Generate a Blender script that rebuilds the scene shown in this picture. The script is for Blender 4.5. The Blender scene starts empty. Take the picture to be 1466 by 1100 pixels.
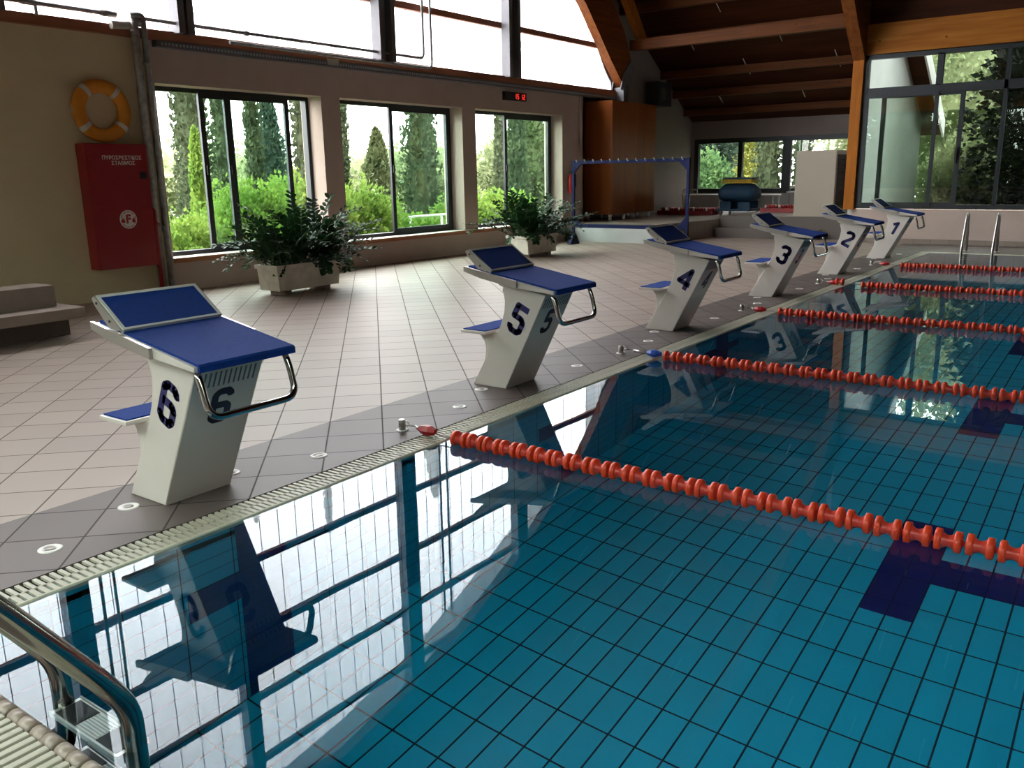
import bpy, bmesh, math, random
from mathutils import Vector, Matrix
random.seed(7)
R = math.radians
scene = bpy.context.scene
COL = scene.collection

# ------------------------------------------------------------------ materials
class NT:
    """small helper around a node tree for arithmetic on sockets"""
    def __init__(self, nt): self.nt = nt
    def n(self, t, **kw):
        x = self.nt.nodes.new(t)
        for k, v in kw.items(): setattr(x, k, v)
        return x
    def link(self, a, b): self.nt.links.new(a, b)
    def m(self, op, a, b=None, c=None):
        x = self.n('ShaderNodeMath', operation=op)
        for i, v in enumerate((a, b, c)):
            if v is None: continue
            if isinstance(v, (int, float)): x.inputs[i].default_value = v
            else: self.link(v, x.inputs[i])
        return x.outputs[0]
    def pos(self):
        g = self.n('ShaderNodeNewGeometry'); s = self.n('ShaderNodeSeparateXYZ')
        self.link(g.outputs['Position'], s.inputs[0]); return s.outputs
    def mix(self, fac, a, b):
        x = self.n('ShaderNodeMix', data_type='RGBA')
        for i, v in ((0, fac), (6, a), (7, b)):
            if isinstance(v, (int, float)): x.inputs[i].default_value = v
            elif isinstance(v, tuple): x.inputs[i].default_value = (*v, 1) if len(v) == 3 else v
            else: self.link(v, x.inputs[i])
        return x.outputs[2]

def new_mat(name):
    m = bpy.data.materials.new(name); m.use_nodes = True
    nt = m.node_tree; nt.nodes.clear()
    out = nt.nodes.new('ShaderNodeOutputMaterial')
    return m, NT(nt), out

def principled(name, col, rough=.5, metal=0., spec=.5, noise=0., nscale=8., bump=0., bscale=60., coat=0., dark=None):
    m, t, out = new_mat(name)
    b = t.n('ShaderNodeBsdfPrincipled')
    b.inputs['Base Color'].default_value = (*col, 1)
    b.inputs['Roughness'].default_value = rough
    b.inputs['Metallic'].default_value = metal
    b.inputs['Specular IOR Level'].default_value = spec
    b.inputs['Coat Weight'].default_value = coat
    tc = t.n('ShaderNodeTexCoord')
    if noise > 0:
        nz = t.n('ShaderNodeTexNoise'); nz.inputs['Scale'].default_value = nscale
        nz.inputs['Detail'].default_value = 5
        t.link(tc.outputs['Object'], nz.inputs['Vector'])
        rr = t.n('ShaderNodeMapRange'); rr.inputs[1].default_value = .3; rr.inputs[2].default_value = .7
        t.link(nz.outputs[0], rr.inputs[0])
        d = dark or tuple(c * (1 - noise) for c in col)
        l = tuple(min(1, c * (1 + noise * .6)) for c in col)
        t.link(t.mix(rr.outputs[0], d, l), b.inputs['Base Color'])
    if bump > 0:
        nb = t.n('ShaderNodeTexNoise'); nb.inputs['Scale'].default_value = bscale; nb.inputs['Detail'].default_value = 3
        t.link(tc.outputs['Object'], nb.inputs['Vector'])
        bp = t.n('ShaderNodeBump'); bp.inputs['Strength'].default_value = bump; bp.inputs['Distance'].default_value = .01
        t.link(nb.outputs[0], bp.inputs['Height']); t.link(bp.outputs[0], b.inputs['Normal'])
    t.link(b.outputs[0], out.inputs[0])
    return m

def line_mask(t, coord, size, width, origin=0.):
    """1 on a joint of the given width every `size` metres"""
    u = t.m('DIVIDE', t.m('SUBTRACT', coord, origin), size)
    f = t.m('FRACT', u)
    a = t.m('LESS_THAN', f, width / size / 2)
    b = t.m('GREATER_THAN', f, 1 - width / size / 2)
    return t.m('MAXIMUM', a, b), t.m('FLOOR', t.m('ADD', u, 0))

def tile_mat(name, col, joint, size_u, size_v, width, rot45=False, ou=0., ov=0., axes='XY', rough=.4, var=.06, noise=.05, spec=.5):
    m, t, out = new_mat(name)
    p = t.pos(); ix = {'X': 0, 'Y': 1, 'Z': 2}
    u, v = p[ix[axes[0]]], p[ix[axes[1]]]
    if rot45:
        k = math.sqrt(.5)
        uu = t.m('SUBTRACT', u, ou); vv = t.m('SUBTRACT', v, ov)
        u = t.m('MULTIPLY', t.m('ADD', uu, vv), k)
        v = t.m('MULTIPLY', t.m('SUBTRACT', vv, uu), k)
        ou = ov = 0.
    mu, fu = line_mask(t, u, size_u, width, ou)
    mv, fv = line_mask(t, v, size_v, width, ov)
    mask = t.m('MAXIMUM', mu, mv)
    cx = t.n('ShaderNodeCombineXYZ'); t.link(fu, cx.inputs[0]); t.link(fv, cx.inputs[1])
    wn = t.n('ShaderNodeTexWhiteNoise'); t.link(cx.outputs[0], wn.inputs['Vector'])
    nz = t.n('ShaderNodeTexNoise'); nz.inputs['Scale'].default_value = 2.2; nz.inputs['Detail'].default_value = 6
    g = t.n('ShaderNodeNewGeometry'); t.link(g.outputs['Position'], nz.inputs['Vector'])
    c1 = t.mix(wn.outputs['Value'], tuple(c * (1 - var) for c in col), tuple(c * (1 + var) for c in col))
    c2 = t.mix(nz.outputs[0], tuple(1 - noise * 2 for _ in range(3)), (1, 1, 1))
    mul = t.n('ShaderNodeMix', data_type='RGBA', blend_type='MULTIPLY'); mul.inputs[0].default_value = 1
    t.link(c1, mul.inputs[6]); t.link(c2, mul.inputs[7])
    c = t.mix(mask, mul.outputs[2], joint)
    b = t.n('ShaderNodeBsdfPrincipled'); t.link(c, b.inputs['Base Color'])
    b.inputs['Specular IOR Level'].default_value = spec
    t.link(t.m('ADD', t.m('MULTIPLY', mask, .3), t.m('ADD', rough, t.m('MULTIPLY', nz.outputs[0], .12))), b.inputs['Roughness'])
    bp = t.n('ShaderNodeBump'); bp.inputs['Strength'].default_value = .35; bp.inputs['Distance'].default_value = .002
    t.link(t.m('SUBTRACT', 1, mask), bp.inputs['Height']); t.link(bp.outputs[0], b.inputs['Normal'])
    t.link(b.outputs[0], out.inputs[0])
    return m

def wood_mat(name, c1, c2, scale=1., axis='X', rough=.55, planks=0., knots=True, spec=.12):
    m, t, out = new_mat(name)
    tc = t.n('ShaderNodeTexCoord'); mp = t.n('ShaderNodeMapping')
    s = {'X': (.6, 9, 9), 'Y': (9, .6, 9), 'Z': (9, 9, .6)}[axis]
    mp.inputs['Scale'].default_value = tuple(v * scale for v in s)
    t.link(tc.outputs['Object'], mp.inputs[0])
    nz = t.n('ShaderNodeTexNoise'); nz.inputs['Scale'].default_value = 1.5; nz.inputs['Detail'].default_value = 6; nz.inputs['Distortion'].default_value = .6
    t.link(mp.outputs[0], nz.inputs['Vector'])
    rr = t.n('ShaderNodeMapRange'); rr.inputs[1].default_value = .32; rr.inputs[2].default_value = .68; t.link(nz.outputs[0], rr.inputs[0])
    c = t.mix(rr.outputs[0], c1, c2)
    if knots:
        vo = t.n('ShaderNodeTexVoronoi'); vo.inputs['Scale'].default_value = 3.2
        t.link(tc.outputs['Object'], vo.inputs['Vector'])
        k = t.m('LESS_THAN', vo.outputs['Distance'], .07)
        c = t.mix(t.m('MULTIPLY', k, .7), c, tuple(v * .25 for v in c1))
    if planks:
        p = t.pos(); mk, _ = line_mask(t, p[{'X': 2, 'Y': 2, 'Z': 0}[axis]], planks, .004)
        c = t.mix(t.m('MULTIPLY', mk, .6), c, tuple(v * .3 for v in c1))
    b = t.n('ShaderNodeBsdfPrincipled'); t.link(c, b.inputs['Base Color'])
    b.inputs['Roughness'].default_value = rough; b.inputs['Specular IOR Level'].default_value = spec
    t.link(b.outputs[0], out.inputs[0])
    return m

def thin_glass(name, tint=(.9, .95, .93), f0=.07, rough=0.):
    m, t, out = new_mat(name)
    g = t.n('ShaderNodeNewGeometry')
    d = t.n('ShaderNodeVectorMath', operation='DOT_PRODUCT'); t.link(g.outputs['Normal'], d.inputs[0]); t.link(g.outputs['Incoming'], d.inputs[1])
    c = t.m('ABSOLUTE', d.outputs['Value'])
    f = t.m('ADD', f0, t.m('MULTIPLY', 1 - f0, t.m('POWER', t.m('SUBTRACT', 1, c), 5)))
    tr = t.n('ShaderNodeBsdfTransparent'); tr.inputs[0].default_value = (*tint, 1)
    gl = t.n('ShaderNodeBsdfGlossy'); gl.inputs['Roughness'].default_value = rough; gl.inputs[0].default_value = (1, 1, 1, 1)
    mx = t.n('ShaderNodeMixShader'); t.link(f, mx.inputs[0]); t.link(tr.outputs[0], mx.inputs[1]); t.link(gl.outputs[0], mx.inputs[2])
    t.link(mx.outputs[0], out.inputs[0])
    return m

def panel_mat():
    m, t, out = new_mat('milky_glazing')
    tr = t.n('ShaderNodeBsdfTransparent'); tr.inputs[0].default_value = (.93, .95, 1, 1)
    tl = t.n('ShaderNodeBsdfTranslucent'); tl.inputs[0].default_value = (.93, .94, .97, 1)
    mx = t.n('ShaderNodeMixShader'); mx.inputs[0].default_value = .45
    t.link(tr.outputs[0], mx.inputs[1]); t.link(tl.outputs[0], mx.inputs[2]); t.link(mx.outputs[0], out.inputs[0])
    return m

def water_mat():
    m, t, out = new_mat('pool_water')
    gl = t.n('ShaderNodeBsdfGlass'); gl.inputs['IOR'].default_value = 1.333; gl.inputs['Roughness'].default_value = 0
    gl.inputs['Color'].default_value = (.90, .985, 1., 1)
    tc = t.n('ShaderNodeTexCoord')
    n1 = t.n('ShaderNodeTexNoise'); n1.inputs['Scale'].default_value = .9; n1.inputs['Detail'].default_value = 2
    t.link(tc.outputs['Object'], n1.inputs['Vector'])
    bp = t.n('ShaderNodeBump'); bp.inputs['Strength'].default_value = 1.; bp.inputs['Distance'].default_value = .0008
    t.link(n1.outputs[0], bp.inputs['Height']); t.link(bp.outputs[0], gl.inputs['Normal'])
    t.link(gl.outputs[0], out.inputs[0])
    return m

def leaf_mat(name, a, b_, sc=2.5, transl=.3, rough=.5, gloss=True):
    m, t, out = new_mat(name)
    tc = t.n('ShaderNodeTexCoord'); nz = t.n('ShaderNodeTexNoise'); nz.inputs['Scale'].default_value = sc; nz.inputs['Detail'].default_value = 4
    t.link(tc.outputs['Object'], nz.inputs['Vector'])
    rr = t.n('ShaderNodeMapRange'); rr.inputs[1].default_value = .35; rr.inputs[2].default_value = .65; t.link(nz.outputs[0], rr.inputs[0])
    c = t.mix(rr.outputs[0], a, b_)
    p = t.n('ShaderNodeBsdfPrincipled'); t.link(c, p.inputs['Base Color']); p.inputs['Roughness'].default_value = rough
    p.inputs['Specular IOR Level'].default_value = .25 if gloss else .1
    tl = t.n('ShaderNodeBsdfTranslucent'); t.link(c, tl.inputs[0])
    mx = t.n('ShaderNodeMixShader'); mx.inputs[0].default_value = transl
    t.link(p.outputs[0], mx.inputs[1]); t.link(tl.outputs[0], mx.inputs[2]); t.link(mx.outputs[0], out.inputs[0])
    return m

def emit_mat(name, col, s):
    m, t, out = new_mat(name); e = t.n('ShaderNodeEmission'); e.inputs[0].default_value = (*col, 1); e.inputs[1].default_value = s
    t.link(e.outputs[0], out.inputs[0]); return m

OV = 1.575
M = dict(
    deck=tile_mat('beige_floor_tiles', (.335, .264, .222), (.085, .062, .05), .3, .3, .008, True, -.77, OV, rough=.42, var=.06, noise=.08, spec=.32),
    strip=tile_mat('grey_floor_tiles', (.125, .100, .090), (.04, .033, .03), .3, .3, .008, True, -.77, OV, rough=.44, var=.07, noise=.10, spec=.28),
    steptile=tile_mat('step_tiles', (.27, .22, .18), (.12, .10, .09), .3, .3, .005, False, 0, 0, rough=.45),
    poolf=tile_mat('teal_pool_floor_tiles', (.007, .42, .66), (.003, .018, .045), .125, .25, .0085, False, .02, .125, rough=.3, var=.05, noise=.03),
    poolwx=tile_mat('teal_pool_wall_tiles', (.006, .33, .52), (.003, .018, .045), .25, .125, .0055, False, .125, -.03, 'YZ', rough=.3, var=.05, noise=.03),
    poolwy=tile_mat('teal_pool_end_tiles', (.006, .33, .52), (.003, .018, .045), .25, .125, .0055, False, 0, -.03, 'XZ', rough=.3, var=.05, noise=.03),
    navyf=tile_mat('navy_floor_tiles', (.006, .012, .14), (.003, .006, .05), .125, .25, .006, False, .02, .125, rough=.3, var=.08, noise=.03),
    navyw=tile_mat('navy_wall_tiles', (.006, .012, .12), (.003, .006, .05), .25, .125, .005, False, .125, -.03, 'YZ', rough=.3, var=.08, noise=.03),
    plaster=principled('beige_plaster', (.50, .395, .34), .85, noise=.06, nscale=3, bump=.25, bscale=120),
    plaster_reveal=principled('pale_plaster', (.58, .50, .46), .85, noise=.05, nscale=3),
    green_wall=principled('yellow_green_plaster', (.66, .56, .35), .85, noise=.05, nscale=2, bump=.3, bscale=150),
    white_wall=principled('white_plaster', (.47, .47, .47), .8, noise=.08, nscale=2),
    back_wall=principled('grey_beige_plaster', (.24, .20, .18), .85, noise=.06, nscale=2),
    gutter=principled('cream_gutter_plastic', (.40, .385, .30), .5, noise=.08, nscale=6),
    gutter_lip=principled('cream_gutter_lip', (.55, .55, .44), .35, noise=.15, nscale=20),
    bead=principled('taupe_ceramic_bead', (.30, .245, .20), .35, noise=.14, nscale=25),
    dark=principled('dark_channel', (.02, .02, .02), .8),
    gelcoat=principled('white_gelcoat', (.64, .595, .545), .28, noise=.03, nscale=5, coat=.3),
    rail=principled('grey_aluminium', (.42, .40, .38), .35, metal=.75),
    frame_white=principled('pale_aluminium_frame', (.72, .74, .70), .35, metal=.2),
    blue=principled('blue_grip_mat', (.005, .040, .24), .85, spec=.2, noise=.12, nscale=60, bump=.4, bscale=500),
    navy=principled('navy_number', (.012, .012, .10), .5),
    navy_grey=principled('blue_grey_number', (.016, .024, .06), .5),
    chrome=principled('polished_steel', (.56, .55, .54), .10, metal=1.),
    dark_chrome=principled('brownish_chrome', (.36, .34, .31), .13, metal=1.),  # darker, brownish base tint for the near ladder rails
    steel=principled('brushed_steel', (.45, .43, .40), .3, metal=1.),
    slot=principled('slot_shadow_recess', (.12, .15, .16), .7),
    orange=principled('orange_float', (.74, .060, .016), .4, noise=.08, nscale=10),
    hub=principled('red_float_hub', (.62, .055, .035), .35),
    red=principled('red_plastic', (.40, .012, .015), .35, noise=.15, nscale=30),
    blue_pl=principled('blue_plastic', (.02, .09, .45), .35),
    cable=principled('steel_cable', (.25, .24, .22), .4, metal=.8),
    ring=principled('pale_socket_ring', (.68, .66, .62), .35),
    socket=principled('grey_socket_plug', (.28, .26, .24), .4, metal=.5),
    frame=principled('dark_grey_window_frame', (.028, .034, .038), .4, metal=.3),
    window_glass=thin_glass('window_glass', (.96, .98, .96), .035),
    green_glass=thin_glass('double_window_glass', (.82, .93, .88), .025),
    hall_glass=thin_glass('hall_glass', (.80, .86, .82), .03),
    milky=panel_mat(),
    batten=principled('panel_seam', (.35, .37, .40), .6),
    column=principled('grey_painted_steel', (.13, .13, .14), .45, noise=.15, nscale=4),
    glulam=wood_mat('orange_glulam', (.27, .085, .010), (.40, .150, .022), 1, 'X'),
    glulam_y=wood_mat('orange_glulam_rafter', (.14, .040, .010), (.23, .075, .018), 1, 'Y'),
    glulam_z=wood_mat('orange_glulam_post', (.32, .095, .010), (.42, .145, .020), 1, 'Z'),
    purlin=wood_mat('brown_purlin', (.085, .024, .004), (.13, .040, .008), 1, 'X'),
    ceiling=wood_mat('dark_ceiling_boards', (.036, .010, .003), (.060, .018, .006), .6, 'X', rough=.6, knots=False),
    fascia=wood_mat('red_brown_fascia', (.28, .10, .06), (.38, .16, .09), 1, 'Y'),
    ply=wood_mat('varnished_plywood', (.20, .055, .013), (.28, .085, .02), .35, 'Z', rough=.35, knots=False, planks=0),
    sillwood=wood_mat('sill_wood', (.30, .12, .06), (.42, .19, .10), 1, 'Y', knots=False),
    sill=principled('pale_sill', (.62, .58, .54), .4),
    pipe=principled('galvanised_pipe', (.33, .32, .31), .45, metal=.55, noise=.35, nscale=14),
    pipe_pale=principled('pale_pipe', (.50, .46, .40), .5, noise=.15, nscale=12),
    cab_red=principled('red_enamel', (.30, .012, .018), .4, noise=.12, nscale=3),
    white=principled('white_paint', (.75, .74, .72), .5),
    black=principled('black_plastic', (.012, .012, .013), .5),
    ring_orange=principled('orange_lifebuoy', (.74, .27, .02), .55, noise=.12, nscale=6),
    tape=principled('reflective_tape', (.62, .58, .52), .35),
    stone=principled('bench_stone', (.24, .185, .155), .7, noise=.08, nscale=10),
    stone_dark=principled('bench_plinth', (.14, .11, .09), .8, noise=.1, nscale=10),
    trough=principled('stained_white_trough', (.80, .75, .64), .7, noise=.16, nscale=9),
    soil=principled('dark_soil', (.03, .02, .015), 1.),
    zz=leaf_mat('zz_leaf', (.009, .034, .010), (.016, .062, .016), 6, .10, .52),
    zz_stem=principled('zz_stem', (.035, .08, .025), .45),
    cyp=leaf_mat('cypress_foliage', (.040, .060, .032), (.105, .13, .07), 1.3, .25, .8, False),
    cyp_blue=leaf_mat('blue_green_foliage', (.035, .065, .050), (.080, .120, .085), 1.3, .25, .8, False),
    cyp_olive=leaf_mat('olive_foliage', (.06, .085, .035), (.13, .15, .07), 1.3, .3, .8, False),
    bright=leaf_mat('bright_leaves', (.09, .19, .03), (.23, .34, .07), 1.6, .4, .6, False),
    pale=leaf_mat('pale_leaves', (.16, .20, .10), (.30, .33, .18), 1.2, .4, .7, False),
    midgreen=leaf_mat('mid_green_leaves', (.06, .13, .05), (.14, .24, .09), 1.6, .35, .7, False),
    yellow=leaf_mat('yellow_green_leaves', (.22, .24, .06), (.36, .36, .10), 1.2, .4, .7, False),
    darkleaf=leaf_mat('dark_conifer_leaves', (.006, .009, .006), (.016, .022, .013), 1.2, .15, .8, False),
    bark=principled('bark', (.06, .045, .03), .9),
    ground=principled('garden_soil_and_grass', (.06, .09, .03), 1., noise=.4, nscale=1.5),
    blue_frame=principled('blue_painted_steel', (.004, .009, .055), .6, spec=.15),
    tarp=principled('blue_vinyl', (.008, .045, .095), .7, noise=.25, nscale=9),
    foam=principled('yellow_foam', (.52, .36, .02), .7, noise=.3, nscale=20),
    beige_box=principled('beige_laminate', (.36, .31, .25), .6),
    louvre=principled('brown_louvre', (.07, .045, .03), .6),
    led=emit_mat('red_led', (1., .03, .02), 2.2),
    sign_red=principled('sign_red', (.45, .02, .02), .5),
)
M['water'] = water_mat()

# ------------------------------------------------------------------ mesh builder
class MB:
    def __init__(self): self.bm = bmesh.new(); self.mats = []
    def _mi(self, mat):
        if mat is None: return 0
        if mat not in self.mats: self.mats.append(mat)
        return self.mats.index(mat)
    def poly(self, pts, mat=None, smooth=False):
        vs = [self.bm.verts.new(p) for p in pts]
        f = self.bm.faces.new(vs); f.material_index = self._mi(mat); f.smooth = smooth; return f
    def box(self, x0, x1, y0, y1, z0, z1, mat=None, mtx=None, bev=0.):
        r = bmesh.ops.create_cube(self.bm, size=1)
        vs = r['verts']
        for v in vs:
            v.co = Vector(((x0 + x1) / 2 + v.co.x * (x1 - x0), (y0 + y1) / 2 + v.co.y * (y1 - y0), (z0 + z1) / 2 + v.co.z * (z1 - z0)))
        fs = set(f for v in vs for f in v.link_faces)
        mi = self._mi(mat)
        for f in fs: f.material_index = mi
        if bev > 0:
            es = list(set(e for f in fs for e in f.edges))
            rb = bmesh.ops.bevel(self.bm, geom=es, offset=bev, segments=2, affect='EDGES', profile=.7)
            vs = list(set(vs) | set(rb['verts'])); vs = [v for v in vs if v.is_valid]
            for f in rb['faces']: f.material_index = mi
        if mtx is not None:
            for v in set(v for v in vs if v.is_valid): v.co = mtx @ v.co
        return self
    def prism(self, prof, a0, a1, axis='Y', mat=None, bev=0., smooth=False):
        """closed profile; axis Y: (x,z) points; axis X: (y,z) points; axis Z: (x,y)"""
        def P(p, a):
            return {'Y': (p[0], a, p[1]), 'X': (a, p[0], p[1]), 'Z': (p[0], p[1], a)}[axis]
        A = [self.bm.verts.new(P(p, a0)) for p in prof]; B = [self.bm.verts.new(P(p, a1)) for p in prof]
        mi = self._mi(mat); fs = []
        n = len(prof)
        for i in range(n):
            f = self.bm.faces.new((A[i], A[(i + 1) % n], B[(i + 1) % n], B[i])); f.smooth = smooth; fs.append(f)
        fs.append(self.bm.faces.new(A[::-1])); fs.append(self.bm.faces.new(B))
        for f in fs: f.material_index = mi
        bmesh.ops.recalc_face_normals(self.bm, faces=fs)
        if bev > 0:
            es = list(set(e for f in fs[-2:] for e in f.edges))
            rb = bmesh.ops.bevel(self.bm, geom=es, offset=bev, segments=2, affect='EDGES', profile=.7)
            for f in rb['faces']: f.material_index = mi; f.smooth = True
        return self
    def tube(self, pts, r, mat=None, seg=12, cap=True, closed=False):
        pts = [Vector(p) for p in pts]; n = len(pts); mi = self._mi(mat)
        rr = r if isinstance(r, (list, tuple)) else [r] * n
        rings = []; up = None
        for i, p in enumerate(pts):
            if closed: d = (pts[(i + 1) % n] - pts[i - 1]).normalized()
            elif i == 0: d = (pts[1] - pts[0]).normalized()
            elif i == n - 1: d = (pts[-1] - pts[-2]).normalized()
            else: d = ((pts[i + 1] - p).normalized() + (p - pts[i - 1]).normalized()).normalized()
            if up is None:
                up = Vector((0, 0, 1)) if abs(d.z) < .9 else Vector((1, 0, 0))
            s = d.cross(up).normalized(); up = s.cross(d).normalized()
            rings.append([self.bm.verts.new(p + (s * math.cos(2 * math.pi * k / seg) + up * math.sin(2 * math.pi * k / seg)) * rr[i]) for k in range(seg)])
        m = n if closed else n - 1
        for i in range(m):
            a, b = rings[i], rings[(i + 1) % n]
            for k in range(seg):
                f = self.bm.faces.new((a[k], a[(k + 1) % seg], b[(k + 1) % seg], b[k])); f.smooth = True; f.material_index = mi
        if cap and not closed:
            for q in (rings[0][::-1], rings[-1]):
                f = self.bm.faces.new(q); f.material_index = mi
        return self
    def lathe(self, prof, mat=None, seg=24, mtx=None, axis='X', smooth=True):
        """prof: list of (t along axis, radius)"""
        mi = self._mi(mat); rings = []
        for tt, rad in prof:
            ring = []
            for k in range(seg):
                a = 2 * math.pi * k / seg; c, s = math.cos(a) * rad, math.sin(a) * rad
                co = {'X': (tt, c, s), 'Y': (s, tt, c), 'Z': (c, s, tt)}[axis]
                co = Vector(co)
                if mtx is not None: co = mtx @ co
                ring.append(self.bm.verts.new(co))
            rings.append(ring)
        fs = []
        for i in range(len(rings) - 1):
            for k in range(seg):
                f = self.bm.faces.new((rings[i][k], rings[i][(k + 1) % seg], rings[i + 1][(k + 1) % seg], rings[i + 1][k]))
                f.smooth = smooth; f.material_index = mi; fs.append(f)
        for q in (rings[0], rings[-1]):
            f = self.bm.faces.new(q); f.material_index = mi; fs.append(f)
        bmesh.ops.recalc_face_normals(self.bm, faces=fs)
        return self
    def build(self, name, mat=None, parent=None, loc=None):
        me = bpy.data.meshes.new(name); self.bm.to_mesh(me); self.bm.free()
        ms = [m for m in self.mats if m is not None] or [mat]
        for m in ms: me.materials.append(m)
        o = bpy.data.objects.new(name, me); COL.objects.link(o)
        if parent is not None: o.parent = parent
        if loc is not None: o.location = loc
        return o

def tag(o, label=None, cat=None, group=None, kind=None):
    if label: o['label'] = label
    if cat: o['category'] = cat
    if group: o['group'] = group
    if kind: o['kind'] = kind
    return o
def empty(name, loc=(0, 0, 0), rz=0., **kw):
    o = bpy.data.objects.new(name, None); COL.objects.link(o); o.location = loc; o.rotation_euler = (0, 0, rz)
    o.empty_display_size = .1
    return tag(o, **kw)
def children_of(o): return [c for c in bpy.data.objects if c.parent is o]
def copy_tree(o, parent=None):
    c = o.copy(); COL.objects.link(c)
    if parent is not None: c.parent = parent
    for ch in children_of(o): copy_tree(ch, c)
    return c
def struct(mb, name, mat=None, parent=None, label=None):
    o = mb.build(name, mat, parent)
    if parent is None: o['kind'] = 'structure'
    if label: o['label'] = label
    return o
def arc(c, r, a0, a1, n, f):
    return [f(c[0] + r * math.cos(R(a0 + (a1 - a0) * i / n)), c[1] + r * math.sin(R(a0 + (a1 - a0) * i / n))) for i in range(n + 1)]
def fillet(pts, r, n=5):
    """round the corners of an open 3-D polyline"""
    pts = [Vector(p) for p in pts]; out = [pts[0]]
    for i in range(1, len(pts) - 1):
        a, b, c = pts[i - 1], pts[i], pts[i + 1]
        rr = min(r, (a - b).length * .49, (c - b).length * .49)
        p, q = b + (a - b).normalized() * rr, b + (c - b).normalized() * rr
        for k in range(n + 1):
            t = k / n; out.append(p * (1 - t) ** 2 + b * 2 * t * (1 - t) + q * t * t)
    out.append(pts[-1]); return out

def text_mesh(body, size, mat, name, parent, mtx, align='CENTER', extrude=.0008, bold=0.):
    cu = bpy.data.curves.new(name, 'FONT'); cu.body = body; cu.size = size; cu.align_x = align; cu.align_y = 'CENTER'
    cu.extrude = extrude; cu.offset = bold
    tmp = bpy.data.objects.new(name + '_tmp', cu); COL.objects.link(tmp)
    bpy.context.view_layer.update()
    me = bpy.data.meshes.new_from_object(tmp.evaluated_get(bpy.context.evaluated_depsgraph_get()))
    bpy.data.objects.remove(tmp); bpy.data.curves.remove(cu)
    me.transform(mtx); me.materials.clear(); me.materials.append(mat); me.name = name
    o = bpy.data.objects.new(name, me); COL.objects.link(o)
    if parent is not None: o.parent = parent
    return o

# ------------------------------------------------------------------ dimensions
PX0, PX1, PY0, PY1 = .02, 25., -1.25, 13.75      # pool
GW = .155                                           # gutter width
WZ = -.011                                           # water level
DEP = -1.60
WX = -7.05                                          # window wall, inner face
YN, YF = -3.0, 15.5                                 # hall near / far walls
NX, NY = -7.45, 20.5                                # niche side wall, back wall
HX = 27.

# ------------------------------------------------------------------ setting: decks
mb = MB()
gx, gy0, gy1 = PX0 - GW, PY0 - GW, PY1 + GW
mb.box(NX - .3, -.77, YN - .3, NY + .2, -.3, 0, M['deck'])
mb.box(-.77, gx, YN - .3, YF + .2, -.3, 0, M['strip'])
mb.box(gx, HX, YN - .3, gy0, -.3, 0, M['strip'])
mb.box(gx, HX, gy1, YF + .2, -.3, 0, M['strip'])
mb.box(PX1 + GW, HX, gy0, gy1, -.3, 0, M['strip'])
struct(mb, 'floor')
# pool basin
mb = MB()
mb.box(PX0 - .2, PX1 + .2, PY0 - .2, PY1 + .2, DEP - .2, DEP, M['poolf'])
mb.box(PX0 - .2, PX0, PY0 - .2, PY1 + .2, DEP, -.045, M['poolwx'])
mb.box(PX1, PX1 + .2, PY0 - .2, PY1 + .2, DEP, -.045, M['poolwx'])
mb.box(PX0, PX1, PY0 - .2, PY0, DEP, -.045, M['poolwy'])
mb.box(PX0, PX1, PY1, PY1 + .2, DEP, -.045, M['poolwy'])
for k in range(6):
    y = 2.5 * k
    mb.box(PX0 + 2., PX0 + 2.25, y - .5, y + .5, DEP, DEP + .002, M['navyf'])
    mb.box(PX0 + 2.25, PX1 - 2.25, y - .125, y + .125, DEP, DEP + .002, M['navyf'])
    mb.box(PX1 - 2.25, PX1 - 2., y - .5, y + .5, DEP, DEP + .002, M['navyf'])
    mb.box(PX0, PX0 + .003, y - .105, y + .145, DEP, -.05, M['navyw'])
    mb.box(PX0, PX0 + .0035, y - .355, y + .395, -.78, -.53, M['navyw'])
struct(mb, 'floor_pool_basin')
# gutter: dark channel, lip, slats
mb = MB()
for (a, b, c, d) in ((gx, PX0, gy0, gy1), (PX1, PX1 + GW, gy0, gy1), (PX0, PX1, gy0, PY0), (PX0, PX1, PY1, gy1)):
    mb.box(a, b, c, d, -.14, -.085, M['dark'])
struct(mb, 'trim_gutter_channel')
mb = MB()
LIP = .009
mb.prism([(PX0 - LIP, -.045), (PX0 + .004, -.045), (PX0 + .003, -.012), (PX0 - .002, -.005), (PX0 - LIP, -.003)], gy0 + .02, gy1, 'Y', M['gutter_lip'])
mb.prism([(PY1 - .004, -.045), (PY1 + .03, -.045), (PY1 + .03, -.004), (PY1, -.010)], PX0, PX1, 'X', M['gutter'])
struct(mb, 'trim_gutter_lip')
g = empty('gutter_grating', (gx, gy0, 0), label='long cream slatted gutter grating along the starting block edge of the pool', cat='grating')
mb = MB()
y = 0.; i = 0
L_ = gy1 - gy0
while y < L_:
    # two staggered rows of slots read as slats with a bridging rib in the middle
    mb.box(0.004, .078, y, y + .0150, -.012, -.002)
    mb.box(.078, GW - LIP - .002, y + .012, y + .0310, -.014, -.004)
    y += .0305; i += 1
mb.build('slats', M['gutter'], g)['label'] = 'cream cross slats of the grating'
mb = MB()
mb.box(.074, .082, 0, L_, -.012, -.003); mb.box(GW - LIP - .004, GW - LIP, 0, L_, -.022, -.006)
mb.build('frame', M['gutter'], g)
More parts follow.
